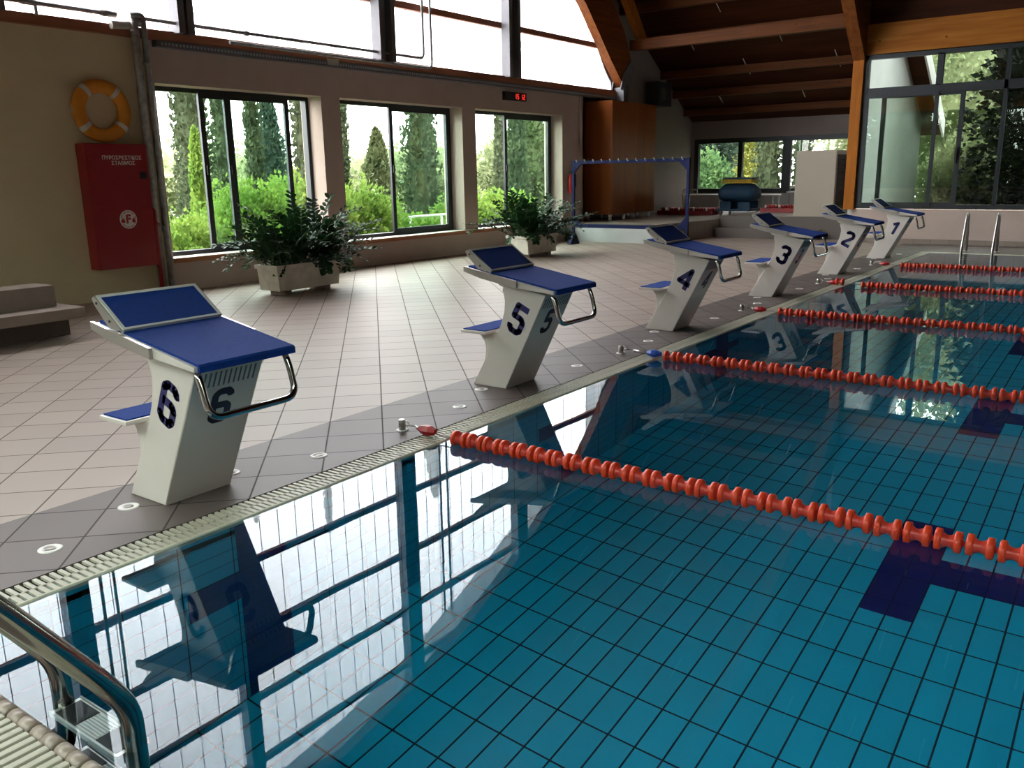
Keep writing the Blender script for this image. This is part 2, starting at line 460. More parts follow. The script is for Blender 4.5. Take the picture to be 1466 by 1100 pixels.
# far and near gratings
g = empty('gutter_grating', (PX0, PY1 + .03, 0), label='cream gutter grating at the foot of the two steel ladder rails, far pool side', cat='grating')
mb = MB(); x = 0.
while x < 8.: mb.box(x, x + .02, 0, GW - .03, -.02, -.003); x += .03
mb.box(8., PX1 - PX0, 0, GW - .03, -.02, -.003)
mb.build('slats', M['gutter'], g)
g = empty('gutter_grating', (PX0, gy0, 0), label='cream slatted grating with rounded taupe edge beside the chrome ladder', cat='grating')
mb = MB(); x = .01
while x < 7.: mb.box(x, x + .022, -.10, GW - .05, -.016, .004, bev=.004); x += .0335
mb.box(7., PX1 - PX0, -.10, GW - .05, -.016, .004)
mb.build('slats', M['gutter'], g)
mb = MB(); x = 0.; i = 0
while x < 6.:
    n = .118 if i % 1 == 0 else .1
    for h in (0, 1):
        mb.lathe([(x + h * .057 + .0015, .019), (x + h * .057 + .004, .0245), (x + h * .057 + .053, .0245), (x + h * .057 + .0555, .019)], None, 16, Matrix.Translation((0, GW - .026, -.016)))
    x += .125; i += 1
mb.build('edge_bead', M['bead'], g)['label'] = 'rounded taupe ceramic edge bead'

# water
mb = MB()
mb.poly([(PX0 - LIP + .004, PY0 - .02, WZ), (PX1, PY0 - .02, WZ), (PX1, PY1 + .01, WZ), (PX0 - LIP + .004, PY1 + .01, WZ)])
w = mb.build('water', M['water']); tag(w, 'still clear teal pool water mirroring the tall windows', 'water', kind='stuff')

# ------------------------------------------------------------------ walls
WT = 3.12   # top of window wall
mb = MB()
mb.box(WX - .45, WX, YN - .3, 4.22, 0, WT - .09, M['green_wall'])
openings = [(4.28, 6.93), (7.30, 10.17), (10.55, 13.41)]
ZS, ZT = .42, 2.54
edges = [4.22] + [v for o in openings for v in o] + [14.25]
mb.box(WX - .45, WX, 4.22, 14.25, 0, ZS, M['plaster'])
mb.box(WX - .45, WX, 4.22, 14.25, ZT, WT, M['plaster'])
for i in range(0, len(edges), 2):
    mb.box(WX - .45, WX, edges[i], edges[i + 1], ZS, ZT, M['plaster'])
struct(mb, 'wall_left')
mb = MB()
mb.box(NX - .3, NX, 14.25, 15.5, 0, WT - .1, M['back_wall']); mb.box(NX - .3, NX, 15.5, NY + .3, 0, 6.4, M['back_wall']); mb.box(NX, WX - .1, 14.25, 15.5, WT - .1, WT, M['back_wall'])
mb.box(NX, WX, 14.2, 14.25, 0, WT, M['plaster'])
struct(mb, 'wall_niche_left')
# gable wall closing panel between window wall top and niche above z WT, beyond the glazing
# back wall with window strip
mb = MB()
BW = [(-7.22, -1.86)]
mb.box(NX, -1.8, NY, NY + .3, 0, .80, M['white_wall'])
mb.box(NX, -1.8, NY, NY + .3, 2.22, 2.85, M['back_wall'])
mb.box(NX, -7.36, NY, NY + .3, .80, 2.22, M['back_wall'])
struct(mb, 'wall_back')
mb = MB()
mb.box(-1.88, -1.74, YF + .12, NY + .3, 0, 6.4, M['white_wall'])
struct(mb, 'wall_niche_right')
mb = MB()
mb.box(-1.75, HX, YF - .06, YF + .2, 0, .62, M['plaster'])
mb.box(-1.75, HX, YF - .075, YF - .06, 0, .09, M['steptile'])
mb.box(8.15, HX, YF - .06, YF + .2, .62, 3.41, M['plaster'])
struct(mb, 'wall_far')
mb = MB()
mb.box(WX, HX, YN - .3, YN, 0, .62, M['plaster'])
mb.box(6.45, HX, YN - .3, YN, .62, 3.41, M['plaster'])
struct(mb, 'wall_near')
mb = MB()
mb.box(HX, HX + .3, YN - .3, YF + .3, 0, 9.6, M['plaster'])
struct(mb, 'wall_right')

# raised platform with steps in the niche
mb = MB()
mb.prism([(NX, 13.5), (-4.95, 13.5), (-4.62, 15.85), (-4.62, 20.5), (NX, 20.5)], 0, .37, 'Z', M['steptile'])
mb.prism([(-4.62, 15.9), (-2.0, 15.9), (-2.0, 20.5), (-4.62, 20.5)], 0, .44, 'Z', M['steptile'])
mb.prism([(-4.62, 15.60), (-2.45, 15.60), (-2.45, 15.9), (-4.62, 15.9)], 0, .19, 'Z', M['steptile'])
struct(mb, 'floor_raised_platform')
mb = MB(); mb.box(-7.0, -4.97, 13.485, 13.5, .0, .335, M['white_wall'])
struct(mb, 'trim_platform_riser')

# ------------------------------------------------------------------ roof
prof = [(YF, 5.68), (14.0, 6.3), (12.8, 6.85), (11.1, 7.6), (9.2, 8.25), (7.7, 8.62), (6.25, 8.8)]
full = prof + [(12.5 - y, z) for y, z in prof[::-1][1:]]
full = [(NY + .9, 2.68 - .607 * .9)] + full + [(YN - .8, 5.3)]
mb = MB()
def roof_piece(pts, x0, x1, th=.25):
    poly = pts + [(y, z + th) for y, z in pts[::-1]]
    mb.prism(poly, x0, x1, 'X', M['ceiling'])
roof_piece(full[:2], NX - .5, -1.38)
roof_piece(full[1:], NX - .9, HX + .3)
struct(mb, 'ceiling')
mb = MB()
mb.prism([(YF, 5.60), (NY + .9, 2.68 - .607 * .9 - .06), (NY + .9, 2.68 - .607 * .9 + .33), (YF, 6.0)], -1.38, -1.34, 'X', M['white'])
struct(mb, 'trim_white_verge')
def roof_z(y):
    for (a, b) in zip(full[:-1], full[1:]):
        if b[0] <= y <= a[0]:
            return a[1] + (b[1] - a[1]) * (y - a[0]) / (b[0] - a[0])
    return 5.
# thin pale joints between the ceiling boards
mb = MB()
for x in [-6.3 + 1.05 * i for i in range(20)]:
    ys = [14.9, 13.2, 11.4]
    if x < -1.6: ys = [19.8, 18.9, 18.0, 17.0, 16.1] + ys
    for j, y in enumerate(ys):
        if x < -1.6 and (j + int(x * 3)) % 2: continue
        y2 = y - .5
        a = Vector((x, y, roof_z(y) - .012)); b = Vector((x, y2, roof_z(y2) - .012))
        mb.tube([a, b], .011, M['white'], 5)
struct(mb, 'trim_ceiling_joints')

def rafter_prof():
    bot = [(15.62, 3.30), (15.0, 3.66), (14.0, 4.60), (12.8, 5.42), (11.1, 6.42), (9.3, 7.16), (7.7, 7.66), (6.25, 7.95)]
    bot = [(15.50, 3.22), (14.95, 3.70), (13.9, 4.70), (12.8, 5.42), (11.1, 6.42), (9.3, 7.16), (7.7, 7.66), (6.25, 7.95)]
    top = [(15.85, 3.72), (15.5, 4.35), (14.6, 5.25), (13.3, 6.05), (11.5, 7.0), (9.6, 7.75), (7.8, 8.25), (6.25, 8.5)]
    b = bot + [(12.5 - y, z) for y, z in bot[::-1][1:]]
    t = top + [(12.5 - y, z) for y, z in top[::-1][1:]]
    return b + t[::-1]
mb = MB(); mb.prism(rafter_prof(), WX + .06, WX + .26, 'X')
raf = mb.build('glulam_rafter', M['glulam_y']); tag(raf, 'curved orange-brown glulam rafter closing off the bright sloping end of the milky glazing', 'beam')
# steel shoe at its foot
mb = MB()
mb.prism([(15.33, 3.16), (15.62, 3.08), (15.98, 3.62), (15.80, 3.80), (15.45, 3.46)], WX + .04, WX + .06, 'X')
mb.prism([(15.33, 3.16), (15.62, 3.08), (15.98, 3.62), (15.80, 3.80), (15.45, 3.46)], WX + .26, WX + .28, 'X')
mb.box(WX + .02, WX + .30, 15.42, 15.52, 2.9, 3.2); mb.box(WX + .02, WX + .30, 15.6, 15.7, 2.9, 3.25)
sh = mb.build('steel_shoe', M['column'], raf); sh['label'] = 'dark steel shoe'
for i in range(1, 5):
    mb = MB(); x = -1.80 + (i - 1) * 7.2
    mb.prism(rafter_prof(), x - .11, x + .11, 'X')
    o = mb.build('glulam_rafter', M['glulam_y'])
    tag(o, 'dark glulam rafter rising from the orange timber post beside the glass wall' if i == 1 else 'glulam rafter crossing the hall roof above the pool water', 'beam')
    if i > 1: o['group'] = 'rafters over the pool beyond the picture'
# purlins along X
PUR = [(20.0, .16, .12), (19.3, .18, .12), (18.6, .18, .12), (17.45, .20, .14), (16.5, .20, .14)]
PL = ['brown roof purlin just above the low back wall', 'brown roof purlin, second above the low back wall', 'brown roof purlin level with the black loudspeaker',
      'long pale-edged timber purlin meeting the foot of the curved rafter', 'timber purlin high under the dark ceiling beside the dark rafter']
for (y, h, w_), lab in zip(PUR, PL):
    mb = MB(); zt = roof_z(y) - .01
    mb.box(NX + .01 if y > YF else WX, -2.02, y - w_ / 2, y + w_ / 2, zt - h, zt)
    tag(mb.build('timber_purlin', M['purlin']), lab, 'beam')
mb = MB()
mb.box(WX + .27, -1.92, 15.72, 15.90, 3.98, 4.20)
o = mb.build('timber_tie', M['purlin']); tag(o, 'horizontal timber tie spanning from the steel rafter shoe to the dark rafter', 'beam')
for y in (14.6, 13.4, 12.1, 10.7, 9.2, 7.7, 6.25, 4.8, 3.3, 1.8, .4, -.9):
    mb = MB(); zt = roof_z(y) - .005
    mb.box(WX + .02, HX, y - .08, y + .08, zt - .22, zt)
    tag(mb.build('timber_purlin', M['purlin']), 'timber purlin carrying the high dark ceiling over the pool', 'beam', 'high purlins over the pool')
# edge rafter of the niche roof
mb = MB()
mb.prism([(16.35, 4.12), (15.95, 4.20), (14.2, 6.0), (14.5, 6.15)], WX + .30, WX + .44, 'X')
tag(mb.build('timber_brace', M['glulam_z']), 'slanting timber brace just behind the foot of the curved rafter', 'beam')

# gable glazing over the window wall
mb = MB()
def gl_top(y):
    pts = [(15.62, 3.2), (15.2, 3.6), (14.2, 4.9), (12.8, 5.9), (11.1, 6.9), (9.3, 7.6), (7.7, 8.0), (6.25, 8.3)]
    yy = y if y >= 6.25 else 12.5 - y
    for (a, b) in zip(pts[:-1], pts[1:]):
        if b[0] <= yy <= a[0]: return a[1] + (b[1] - a[1]) * (yy - a[0]) / (b[0] - a[0])
    return 3.2
ys = [-3 + .33 * i for i in range(57)]; ys = [y for y in ys if y < 15.5] + [15.5]
for a, b in zip(ys[:-1], ys[1:]):
    mb.poly([(WX - .06, a, WT), (WX - .06, b, WT), (WX - .06, b, gl_top(b)), (WX - .06, a, gl_top(a))])
wg = struct(mb, 'window_4', M['milky'])
mb = MB()
for y in ys[1:-1]:
    mb.box(WX - .058, WX - .050, y - .0045, y + .0045, WT, gl_top(y))
mb.build('seam', M['batten'], wg)
for z in (4.02, 5.12, 6.20, 7.25):
    lo, hi = 6.25, 15.4
    yy = [y / 50 for y in range(int(6.25 * 50), int(15.5 * 50))]
    ok = [y for y in yy if gl_top(y) > z + .05]
    mb = MB(); y1 = ok[-1]
    mb.box(WX - .05, WX + .03, 12.5 - y1, y1, z - .055, z + .045)
    mb.build('glazing_rail', M['fascia'], wg)
# gable infill above glazing (outside rafter)
mb = MB()
gp = [(y, gl_top(y) - .02) for y in [15.62, 15.2, 14.2, 12.8, 11.1, 9.3, 7.7, 6.25]]
gp = gp + [(12.5 - y, z) for y, z in gp[::-1][1:]]
tp = [(y, min(roof_z(y) + .1, 9)) for y, _ in gp]
for i in range(len(gp) - 1):
    mb.prism([gp[i], gp[i + 1], tp[i + 1], tp[i]], WX - .10, WX - .07, 'X')
struct(mb, 'wall_gable_top', M['back_wall'])
# infill of gable between WX wall and niche wall behind 15.5 (short return)
mb = MB()
mb.box(NX - .3, WX - .12, 15.50, 15.62, WT - .3, 6.2, M['back_wall'])
struct(mb, 'wall_gable_return')

# fascia on top of the window wall + corrugated hose in a dark tray
mb = MB(); mb.box(WX - .10, WX + .10, YN, 15.45, WT - .09, WT + .02, M['fascia'])
struct(mb, 'trim_wood_fascia')
mb = MB(); mb.box(WX + .0, WX + .11, 4.3, 15.4, WT - .17, WT - .095, M['column'])
y = 4.35
while y < 15.3:
    mb.box(WX + .108, WX + .120, y, y + .022, WT - .15, WT - .12, M['batten']); y += .05
o = mb.build('cable_tray'); tag(o, 'dark perforated metal tray running under the wood fascia above the windows', 'cable tray')

# steel columns
def column(y, lab, w=.17):
    r = empty('steel_column', (WX + .13, y, WT), label=lab, cat='column')
    top = gl_top(y) - WT - .1
    mb = MB(); mb.box(-.09, .09, -w, -w + .09, 0, top); mb.build('flange', M['column'], r)
    mb = MB(); mb.box(-.09, .09, w - .09, w, 0, top); mb.build('flange', M['column'], r)
    mb = MB(); mb.box(-.05, -.03, -w + .09, w - .09, 0, top); mb.build('web', M['column'], r)
column(2.40, 'grey steel column with two flanges, first one reflected beside the chrome ladder', .14)
column(4.66, 'grey steel column rising behind the bend of the fat wall pipes', .11)
column(8.17, 'grey steel column above the pier between the two widest windows')
column(11.50, 'grey steel column directly above the red digital clock', .18)
column(.0, 'grey steel column out of sight above the yellow-green wall')

# ------------------------------------------------------------------ windows
def frame_rect(mb, x0, x1, y0, y1, z0, z1, t, axis='Y'):
    if axis == 'Y':
        mb.box(x0, x1, y0, y1, z0, z0 + t); mb.box(x0, x1, y0, y1, z1 - t, z1)
        mb.box(x0, x1, y0, y0 + t, z0 + t, z1 - t); mb.box(x0, x1, y1 - t, y1, z0 + t, z1 - t)
    else:
        mb.box(y0, y1, x0, x1, z0, z0 + t); mb.box(y0, y1, x0, x1, z1 - t, z1)
        mb.box(y0, y0 + t, x0, x1, z0 + t, z1 - t); mb.box(y1 - t, y1, x0, x1, z0 + t, z1 - t)
FX = WX - .28
def window(n, y0, y1, fixed_to, sashes):
    mb = MB(); frame_rect(mb, FX - .10, FX, y0, y1, ZS, ZT, .055)
    w = struct(mb, 'window_%d' % n, M['frame'])
    mb = MB(); mb.box(FX - .052, FX - .048, y0 + .05, y1 - .05, ZS + .05, ZT - .05); mb.build('pane', M['window_glass'], w)
    for k, (a, b) in enumerate(sashes):
        mb = MB(); frame_rect(mb, FX - .03 + .03 * k, FX + .01 + .03 * k, a, b, ZS + .04, ZT - .04, .075)
        s = mb.build('sash', M['frame'], w)
        mb = MB(); mb.box(FX - .012 + .03 * k, FX - .008 + .03 * k, a + .07, b - .07, ZS + .11, ZT - .11); mb.build('pane', M['green_glass'], s)
        mb = MB(); mb.box(FX + .01 + .03 * k, FX + .04 + .03 * k, a + .02, a + .055, 1.45, 1.57); mb.build('handle', M['black'], s)
    return w
window(1, 4.28, 6.93, 0, [(5.06, 5.56), (5.43, 6.52)])
window(2, 7.30, 10.17, 0, [(8.62, 10.12)])
window(3, 10.55, 13.41, 0, [(11.78, 13.36)])
# sill
mb = MB()
mb.box(WX - .18, WX + .07, 4.24, 14.1, ZS - .03, ZS + .005, M['sill'])
mb.box(WX + .07, WX + .095, 4.24, 14.1, ZS - .055, ZS + .005, M['sillwood'])
struct(mb, 'trim_window_sill')

# back window strip
mb = MB(); frame_rect(mb, NY + .02, NY + .14, -7.36, -2.0, .80, 2.22, .12, 'X')
w = struct(mb, 'window_5', M['frame'])
for x in (-6.06, -4.82, -3.1):
    mb = MB(); t_ = .06 if x != -4.82 else .11
    mb.box(x - t_, x + t_, NY + .02, NY + .13, .90, 2.12); mb.build('mullion', M['frame'], w)
mb = MB(); mb.box(-7.3, -2.05, NY + .078, NY + .082, .85, 2.18); mb.build('pane', M['window_glass'], w)

# hall glass wall (far, over wall_far)
mb = MB(); frame_rect(mb, YF - .05, YF + .07, -1.70, 1.9, .64, 3.40, .075, 'X')
mb.box(-1.64, 1.84, YF - .05, YF + .07, 2.67, 2.82)
mb.box(-.47, -.37, YF - .05, YF + .07, 2.8, 3.35)
mb.box(.62, .68, YF - .05, YF + .07, .7, 3.35)
w = struct(mb, 'window_6', M['frame'])
mb = MB(); frame_rect(mb, YF - .07, YF - .03, -1.65, -.39, .68, 2.70, .065, 'X'); s = mb.build('sash', M['frame'], w)
mb = MB(); mb.box(-1.60, -.44, YF - .052, YF - .048, .73, 2.65); mb.build('pane', M['hall_glass'], s)
mb = MB(); frame_rect(mb, YF - .03, YF + .02, -1.36, .03, .68, 2.70, .075, 'X'); s = mb.build('sash', M['frame'], w)
mb = MB(); mb.box(-1.30, -.05, YF - .002, YF + .002, .74, 2.63); mb.build('pane', M['window_glass'], s)
mb = MB(); mb.box(-.045, -.015, YF - .09, YF - .03, 1.45, 1.72); mb.build('handle', M['black'], s)
mb = MB(); mb.box(-1.64, 1.86, YF + .018, YF + .022, .70, 3.35); mb.build('pane', M['hall_glass'], w)
for j in range(1):
    x0 = 2.0 + j * 6.2
    mb = MB(); frame_rect(mb, YF - .05, YF + .07, x0, x0 + 6.1, .64, 3.40, .075, 'X'); mb.box(x0, x0 + 6.1, YF - .04, YF + .06, 2.68, 2.80); mb.box(x0 + 3, x0 + 3.1, YF - .04, YF + .06, .7, 3.4)
    w = struct(mb, 'window_%d' % (7 + j), M['frame'])
    mb = MB(); mb.box(x0 + .05, x0 + 6.05, YF - .002, YF + .002, .70, 3.35); mb.build('pane', M['hall_glass'], w)
for j in range(2):
    x0 = -6.9 + j * 6.7
    mb = MB(); frame_rect(mb, YN - .07, YN + .05, x0, x0 + 6.6, .64, 3.40, .075, 'X'); mb.box(x0, x0 + 6.6, YN - .06, YN + .04, 2.68, 2.80); mb.box(x0 + 3.2, x0 + 3.3, YN - .06, YN + .04, .7, 3.4)
    w = struct(mb, 'window_%d' % (11 + j), M['frame'])
    mb = MB(); mb.box(x0 + .05, x0 + 6.55, YN - .002, YN + .002, .70, 3.35); mb.build('pane', M['hall_glass'], w)
# timber post and beam around the glass wall
mb = MB(); mb.box(-1.90, -1.71, YF - .12, YF + .08, .62, 3.42)
tag(mb.build('timber_post', M['glulam_z']), 'upright orange timber post at the edge of the far glass wall', 'post')
mb = MB(); mb.box(-1.71, HX, YF - .11, YF + .10, 3.41, 3.93)
tag(mb.build('timber_beam', M['glulam']), 'deep orange glulam beam across the top of the far glass wall', 'beam')
mb = MB(); mb.box(WX, HX, YN - .11, YN + .10, 3.41, 3.93)
tag(mb.build('timber_beam', M['glulam']), 'deep orange glulam beam over the near glass wall behind the photographer', 'beam')
mb = MB(); mb.box(-1.75, HX, YF + .02, YF + .10, 3.93, 6.0, M['ceiling']); mb.box(WX, HX, YN - .10, YN - .02, 3.93, 6.0, M['ceiling'])
struct(mb, 'wall_above_beams')
# part of the gable between niche opening and upper roof: left open

# ------------------------------------------------------------------ starting blocks
DIG = {
 '6': [[(.5, .76), (.5, .82), (.42, .91), (.2, .91), (.1, .82), (.1, .18), (.2, .09), (.42, .09), (.5, .18), (.5, .44), (.42, .52), (.1, .52)]],
 '5': [[(.56, .91), (.14, .91), (.12, .56), (.40, .56), (.5, .47), (.5, .18), (.41, .09), (.19, .09), (.1, .18), (.1, .26)]],
 '4': [[(.44, .05), (.44, .92), (.06, .32), (.60, .32)]],
 '3': [[(.1, .78), (.1, .83), (.2, .91), (.41, .91), (.5, .82), (.5, .62), (.42, .52), (.24, .52)], [(.42, .52), (.5, .43), (.5, .18), (.41, .09), (.2, .09), (.1, .18), (.1, .26)]],
 '2': [[(.1, .76), (.1, .83), (.2, .91), (.41, .91), (.5, .82), (.5, .64), (.1, .18), (.1, .09), (.56, .09)]],
 '1': [[(.12, .70), (.40, .93), (.40, .05)]],
}
def digit(mb, ch, o, u, v, n, h, t=.17, mat=None):
    """o centre, u right, v up, n outward normal (unit), h height"""
    o, u, v, n = Vector(o), Vector(u), Vector(v), Vector(n)
    def W(p): return o + u * ((p[0] - .3) * h) + v * ((p[1] - .5) * h)
    for line in DIG[ch]:
        for k in range(len(line) - 1):
            a, b = W(line[k]), W(line[k + 1]); d = (b - a).normalized(); s = n.cross(d).normalized() * (t * h / 2)
            e = d * 0
            q = [a - s - e, b - s + e, b + s + e, a + s - e]
            mb.poly([p + n * .0012 for p in q], mat)
            mb.poly([p for p in (q[0], q[0] + n * .0012, q[1] + n * .0012, q[1])], mat)
            if k > 0:
                mb.poly([a + n * .0012 + (u * math.cos(i * math.pi / 5) + v * math.sin(i * math.pi / 5)) * (t * h / 2) for i in range(10)], mat)

PS = .172
def ptop(x): return .682 + (.065 - x) * PS
def make_block(ch, y, lab):
    r = empty('starting_block', (0, y, 0), label=lab, cat='starting block', group=None)
    # column
    prof = [(-.372, 0), (-.045, .645), (-.37, .70), (-.385, .655), (-.372, .62), (-.366, .58), (-.372, .52), (-.392, .45), (-.425, .38), (-.50, .25), (-.645, 0)]
    mb = MB(); mb.prism(prof, -.168, .168, 'Y', bev=.006)
    col = mb.build('column', M['gelcoat'], r)
    mb = MB()
    # numbers on both sides and on the sloping front
    up = Vector((.44, 0, .898)); rt = Vector((.898, 0, -.44))
    mb2 = MB(); digit(mb2, ch, (-.262, -.1685, .475), rt, up, (0, -1, 0), .21, .195); mb2.build('number', M['navy'], col)['label'] = 'large navy digit %s on the side' % ch
    mb2 = MB(); digit(mb2, ch, (-.262, .1685, .475), -rt, up, (0, 1, 0), .205); mb2.build('number', M['navy'], col)['label'] = 'large navy digit %s on the far side' % ch
    fu = Vector((.327, 0, .645)).normalized(); fn = Vector((fu.z, 0, -fu.x))
    c = Vector((-.372, 0, 0)) + fu * .505 + fn * .0005
    mb2 = MB(); digit(mb2, ch, c, (0, 1, 0), fu, fn, .185, .185); mb2.build('number', M['navy_grey'], col)['label'] = 'blue-grey digit %s on the pool face' % ch
    mb2 = MB()
    for i in range(12):
        yy = -.135 + i * .0245
        c = Vector((-.372, yy, 0)) + fu * .655
        a, b = fu * .038, Vector((0, .004, 0))
        q = [c - a - b, c - a + b, c + a + b, c + a - b]
        mb2.poly([p + fn * .0012 for p in q]); 
        mb2.poly([q[0], q[0] + fn * .0012, q[3] + fn * .0012, q[3]])
    mb2.build('vent_slots', M['slot'], col)
    # rear bracket and step
    mb = MB()
    mb.prism([(-.60, .372), (-.445, .372), (-.44, .355), (-.462, .30), (-.50, .20), (-.60, .035), (-.622, .04), (-.580, .115), (-.548, .19), (-.540, .26), (-.555, .32)], -.155, .155, 'Y', bev=.004)
    mb.build('step_bracket', M['gelcoat'], r)
    mb = MB(); mb.box(-.675, -.465, -.25, .25, .366, .386, bev=.006)
    st = mb.build('step', M['gelcoat'], r)
    mb = MB(); mb.box(-.662, -.478, -.237, .237, .386, .392); mb.build('mat', M['blue'], st)['label'] = 'blue rear step mat'
    # platform
    mb = MB()
    mb.prism([(.062, ptop(.062)), (-.62, ptop(-.62)), (-.62, ptop(-.62) - .016), (-.21, ptop(-.21) - .042), (.062, ptop(.062) - .022)], -.245, .245, 'Y', bev=.004)
    mb.prism([(-.04, ptop(-.04) - .02), (-.48, ptop(-.48) - .012), (-.40, ptop(-.4) - .075), (-.33, ptop(-.33) - .085), (-.06, ptop(-.06) - .04)], -.175, .175, 'Y')
    pl = mb.build('platform', M['gelcoat'], r)
    for s in (-1, 1):
        mb = MB()
        a, b = sorted((s * .2455, s * .262))
        mb.prism([(-.205, ptop(-.205) + .004), (-.625, ptop(-.625) + .006), (-.625, ptop(-.625) - .026), (-.48, ptop(-.48) - .042), (-.205, ptop(-.205) - .040)], a, b, 'Y')
        mb.build('side_rail', M['rail'], pl)['label'] = 'grey metal adjusting rail'
    mb = MB()
    mb.prism([(.078, ptop(.078) + .004), (.070, ptop(.07) + .011), (-.61, ptop(-.61) + .011), (-.61, ptop(-.61)), (.062, ptop(.062)), (.062, ptop(.062) - .020), (.078, ptop(.078) - .020)], -.228, .238, 'Y')
    mb.build('mat', M['blue'], pl)['label'] = 'blue non-slip top mat wrapped over the front edge'
    # tilted rear foot plate
    a, b = Vector((-.415, 0, ptop(-.415) + .018)), Vector((-.600, 0, .912))
    d = (b - a).normalized(); nn = Vector((-d.z, 0, d.x)); nn = nn if nn.z > 0 else -nn
    L = (b - a).length
    mt = Matrix.Translation(a) @ Matrix(((d.x, 0, nn.x, 0), (0, 1, 0, 0), (d.z, 0, nn.z, 0), (0, 0, 0, 1)))
    mb = MB(); mb.box(0, L, -.238, .238, -.016, 0, None, mt)
    mb.box(0, .012, -.238, .238, 0, .006, None, mt); mb.box(L - .016, L, -.238, .238, 0, .006, None, mt)
    mb.box(.012, L - .016, -.238, -.224, 0, .006, None, mt); mb.box(.012, L - .016, .224, .238, 0, .006, None, mt)
    fp = mb.build('foot_plate', M['frame_white'], r)
    mb = MB(); mb.box(.012, L - .016, -.224, .224, 0, .004, None, mt); mb.build('mat', M['blue'], fp)['label'] = 'blue mat on the tilted foot plate'
    for s in (-1, 1):
        mb = MB(); y0, y1 = sorted((s * .2385, s * .2445))
        mb.prism([(-.415, ptop(-.415) + .018), (-.60, .915), (-.622, .902), (-.600, .872), (-.52, ptop(-.52) + .012), (-.46, ptop(-.46) + .008)], y0, y1, 'Y', M['rail'])
        mb.lathe([(s * .2445, .006), (s * .2475, .006)] if s > 0 else [(-.2475, .006), (-.2445, .006)], M['black'], 10, Matrix.Translation((-.585, 0, .885)), 'Y')
        mb.lathe([(s * .2445, .006), (s * .2475, .006)] if s > 0 else [(-.2475, .006), (-.2445, .006)], M['black'], 10, Matrix.Translation((-.50, 0, .815)), 'Y')
        mb.build('side_bracket', None, fp)
    # backstroke handle
    pts = fillet([(.035, -.215, .655), (.060, -.215, .60), (.092, -.215, .475), (.092, .215, .475), (.060, .215, .60), (.035, .215, .655)], .07, 6)
    mb = MB(); mb.tube(pts, .0145, seg=14); mb.build('handle', M['chrome'], r)['label'] = 'chrome backstroke handle bar'
    return r
LB = {
 '6': 'white starting block numbered 6 with blue mats, beside the slatted gutter, nearest the camera',
 '5': 'white starting block numbered 5 with blue mats, standing between blocks 6 and 4',
 '4': 'white starting block numbered 4 with blue mats, standing between blocks 5 and 3',
 '3': 'white starting block numbered 3 with blue mats, standing between blocks 4 and 2',
 '2': 'white starting block numbered 2 with blue mats, standing between blocks 3 and 1',
 '1': 'white starting block numbered 1 with blue mats, closest to the far glass wall',
}
for k, ch in enumerate('654321'):
    b = make_block(ch, 2.5 * k, LB[ch]); b['group'] = 'numbered starting blocks'

# ------------------------------------------------------------------ lane ropes
def float_mesh():
    mb = MB()
    for s in (-1, 1):
        c = s * .0335
        mb.lathe([(c - .010, .028), (c - .0125, .036), (c - .010, .043), (c + .010, .043), (c + .0125, .036), (c + .010, .028)], M['orange'], 20)
        for i in range(8):
            a = i * math.pi / 4
            mb.box(c - .011 - .0015, c + .0115 + .0005, -.003, .003, .012, .036, M['orange'], Matrix.Rotation(a, 4, 'X'))
    mb.lathe([(-.053, .009), (-.045, .016), (-.034, .030), (-.020, .031), (-.006, .023), (.006, .023), (.020, .031), (.034, .030), (.045, .016), (.053, .009)], M['hub'], 16)
    return mb
ROPE = {
 0: ('orange lane rope between blocks 6 and 5, closest of all to the camera', 'red'),
 1: ('orange lane rope between blocks 5 and 4, tied with the only blue tensioner', 'blue_pl'),
 2: ('orange lane rope between blocks 4 and 3 crossing the water', 'red'),
 3: ('orange lane rope between blocks 3 and 2 with a loose float on the gutter', 'red'),
 4: ('orange lane rope between blocks 2 and 1, furthest across the pool', 'red'),
}
fl0 = None
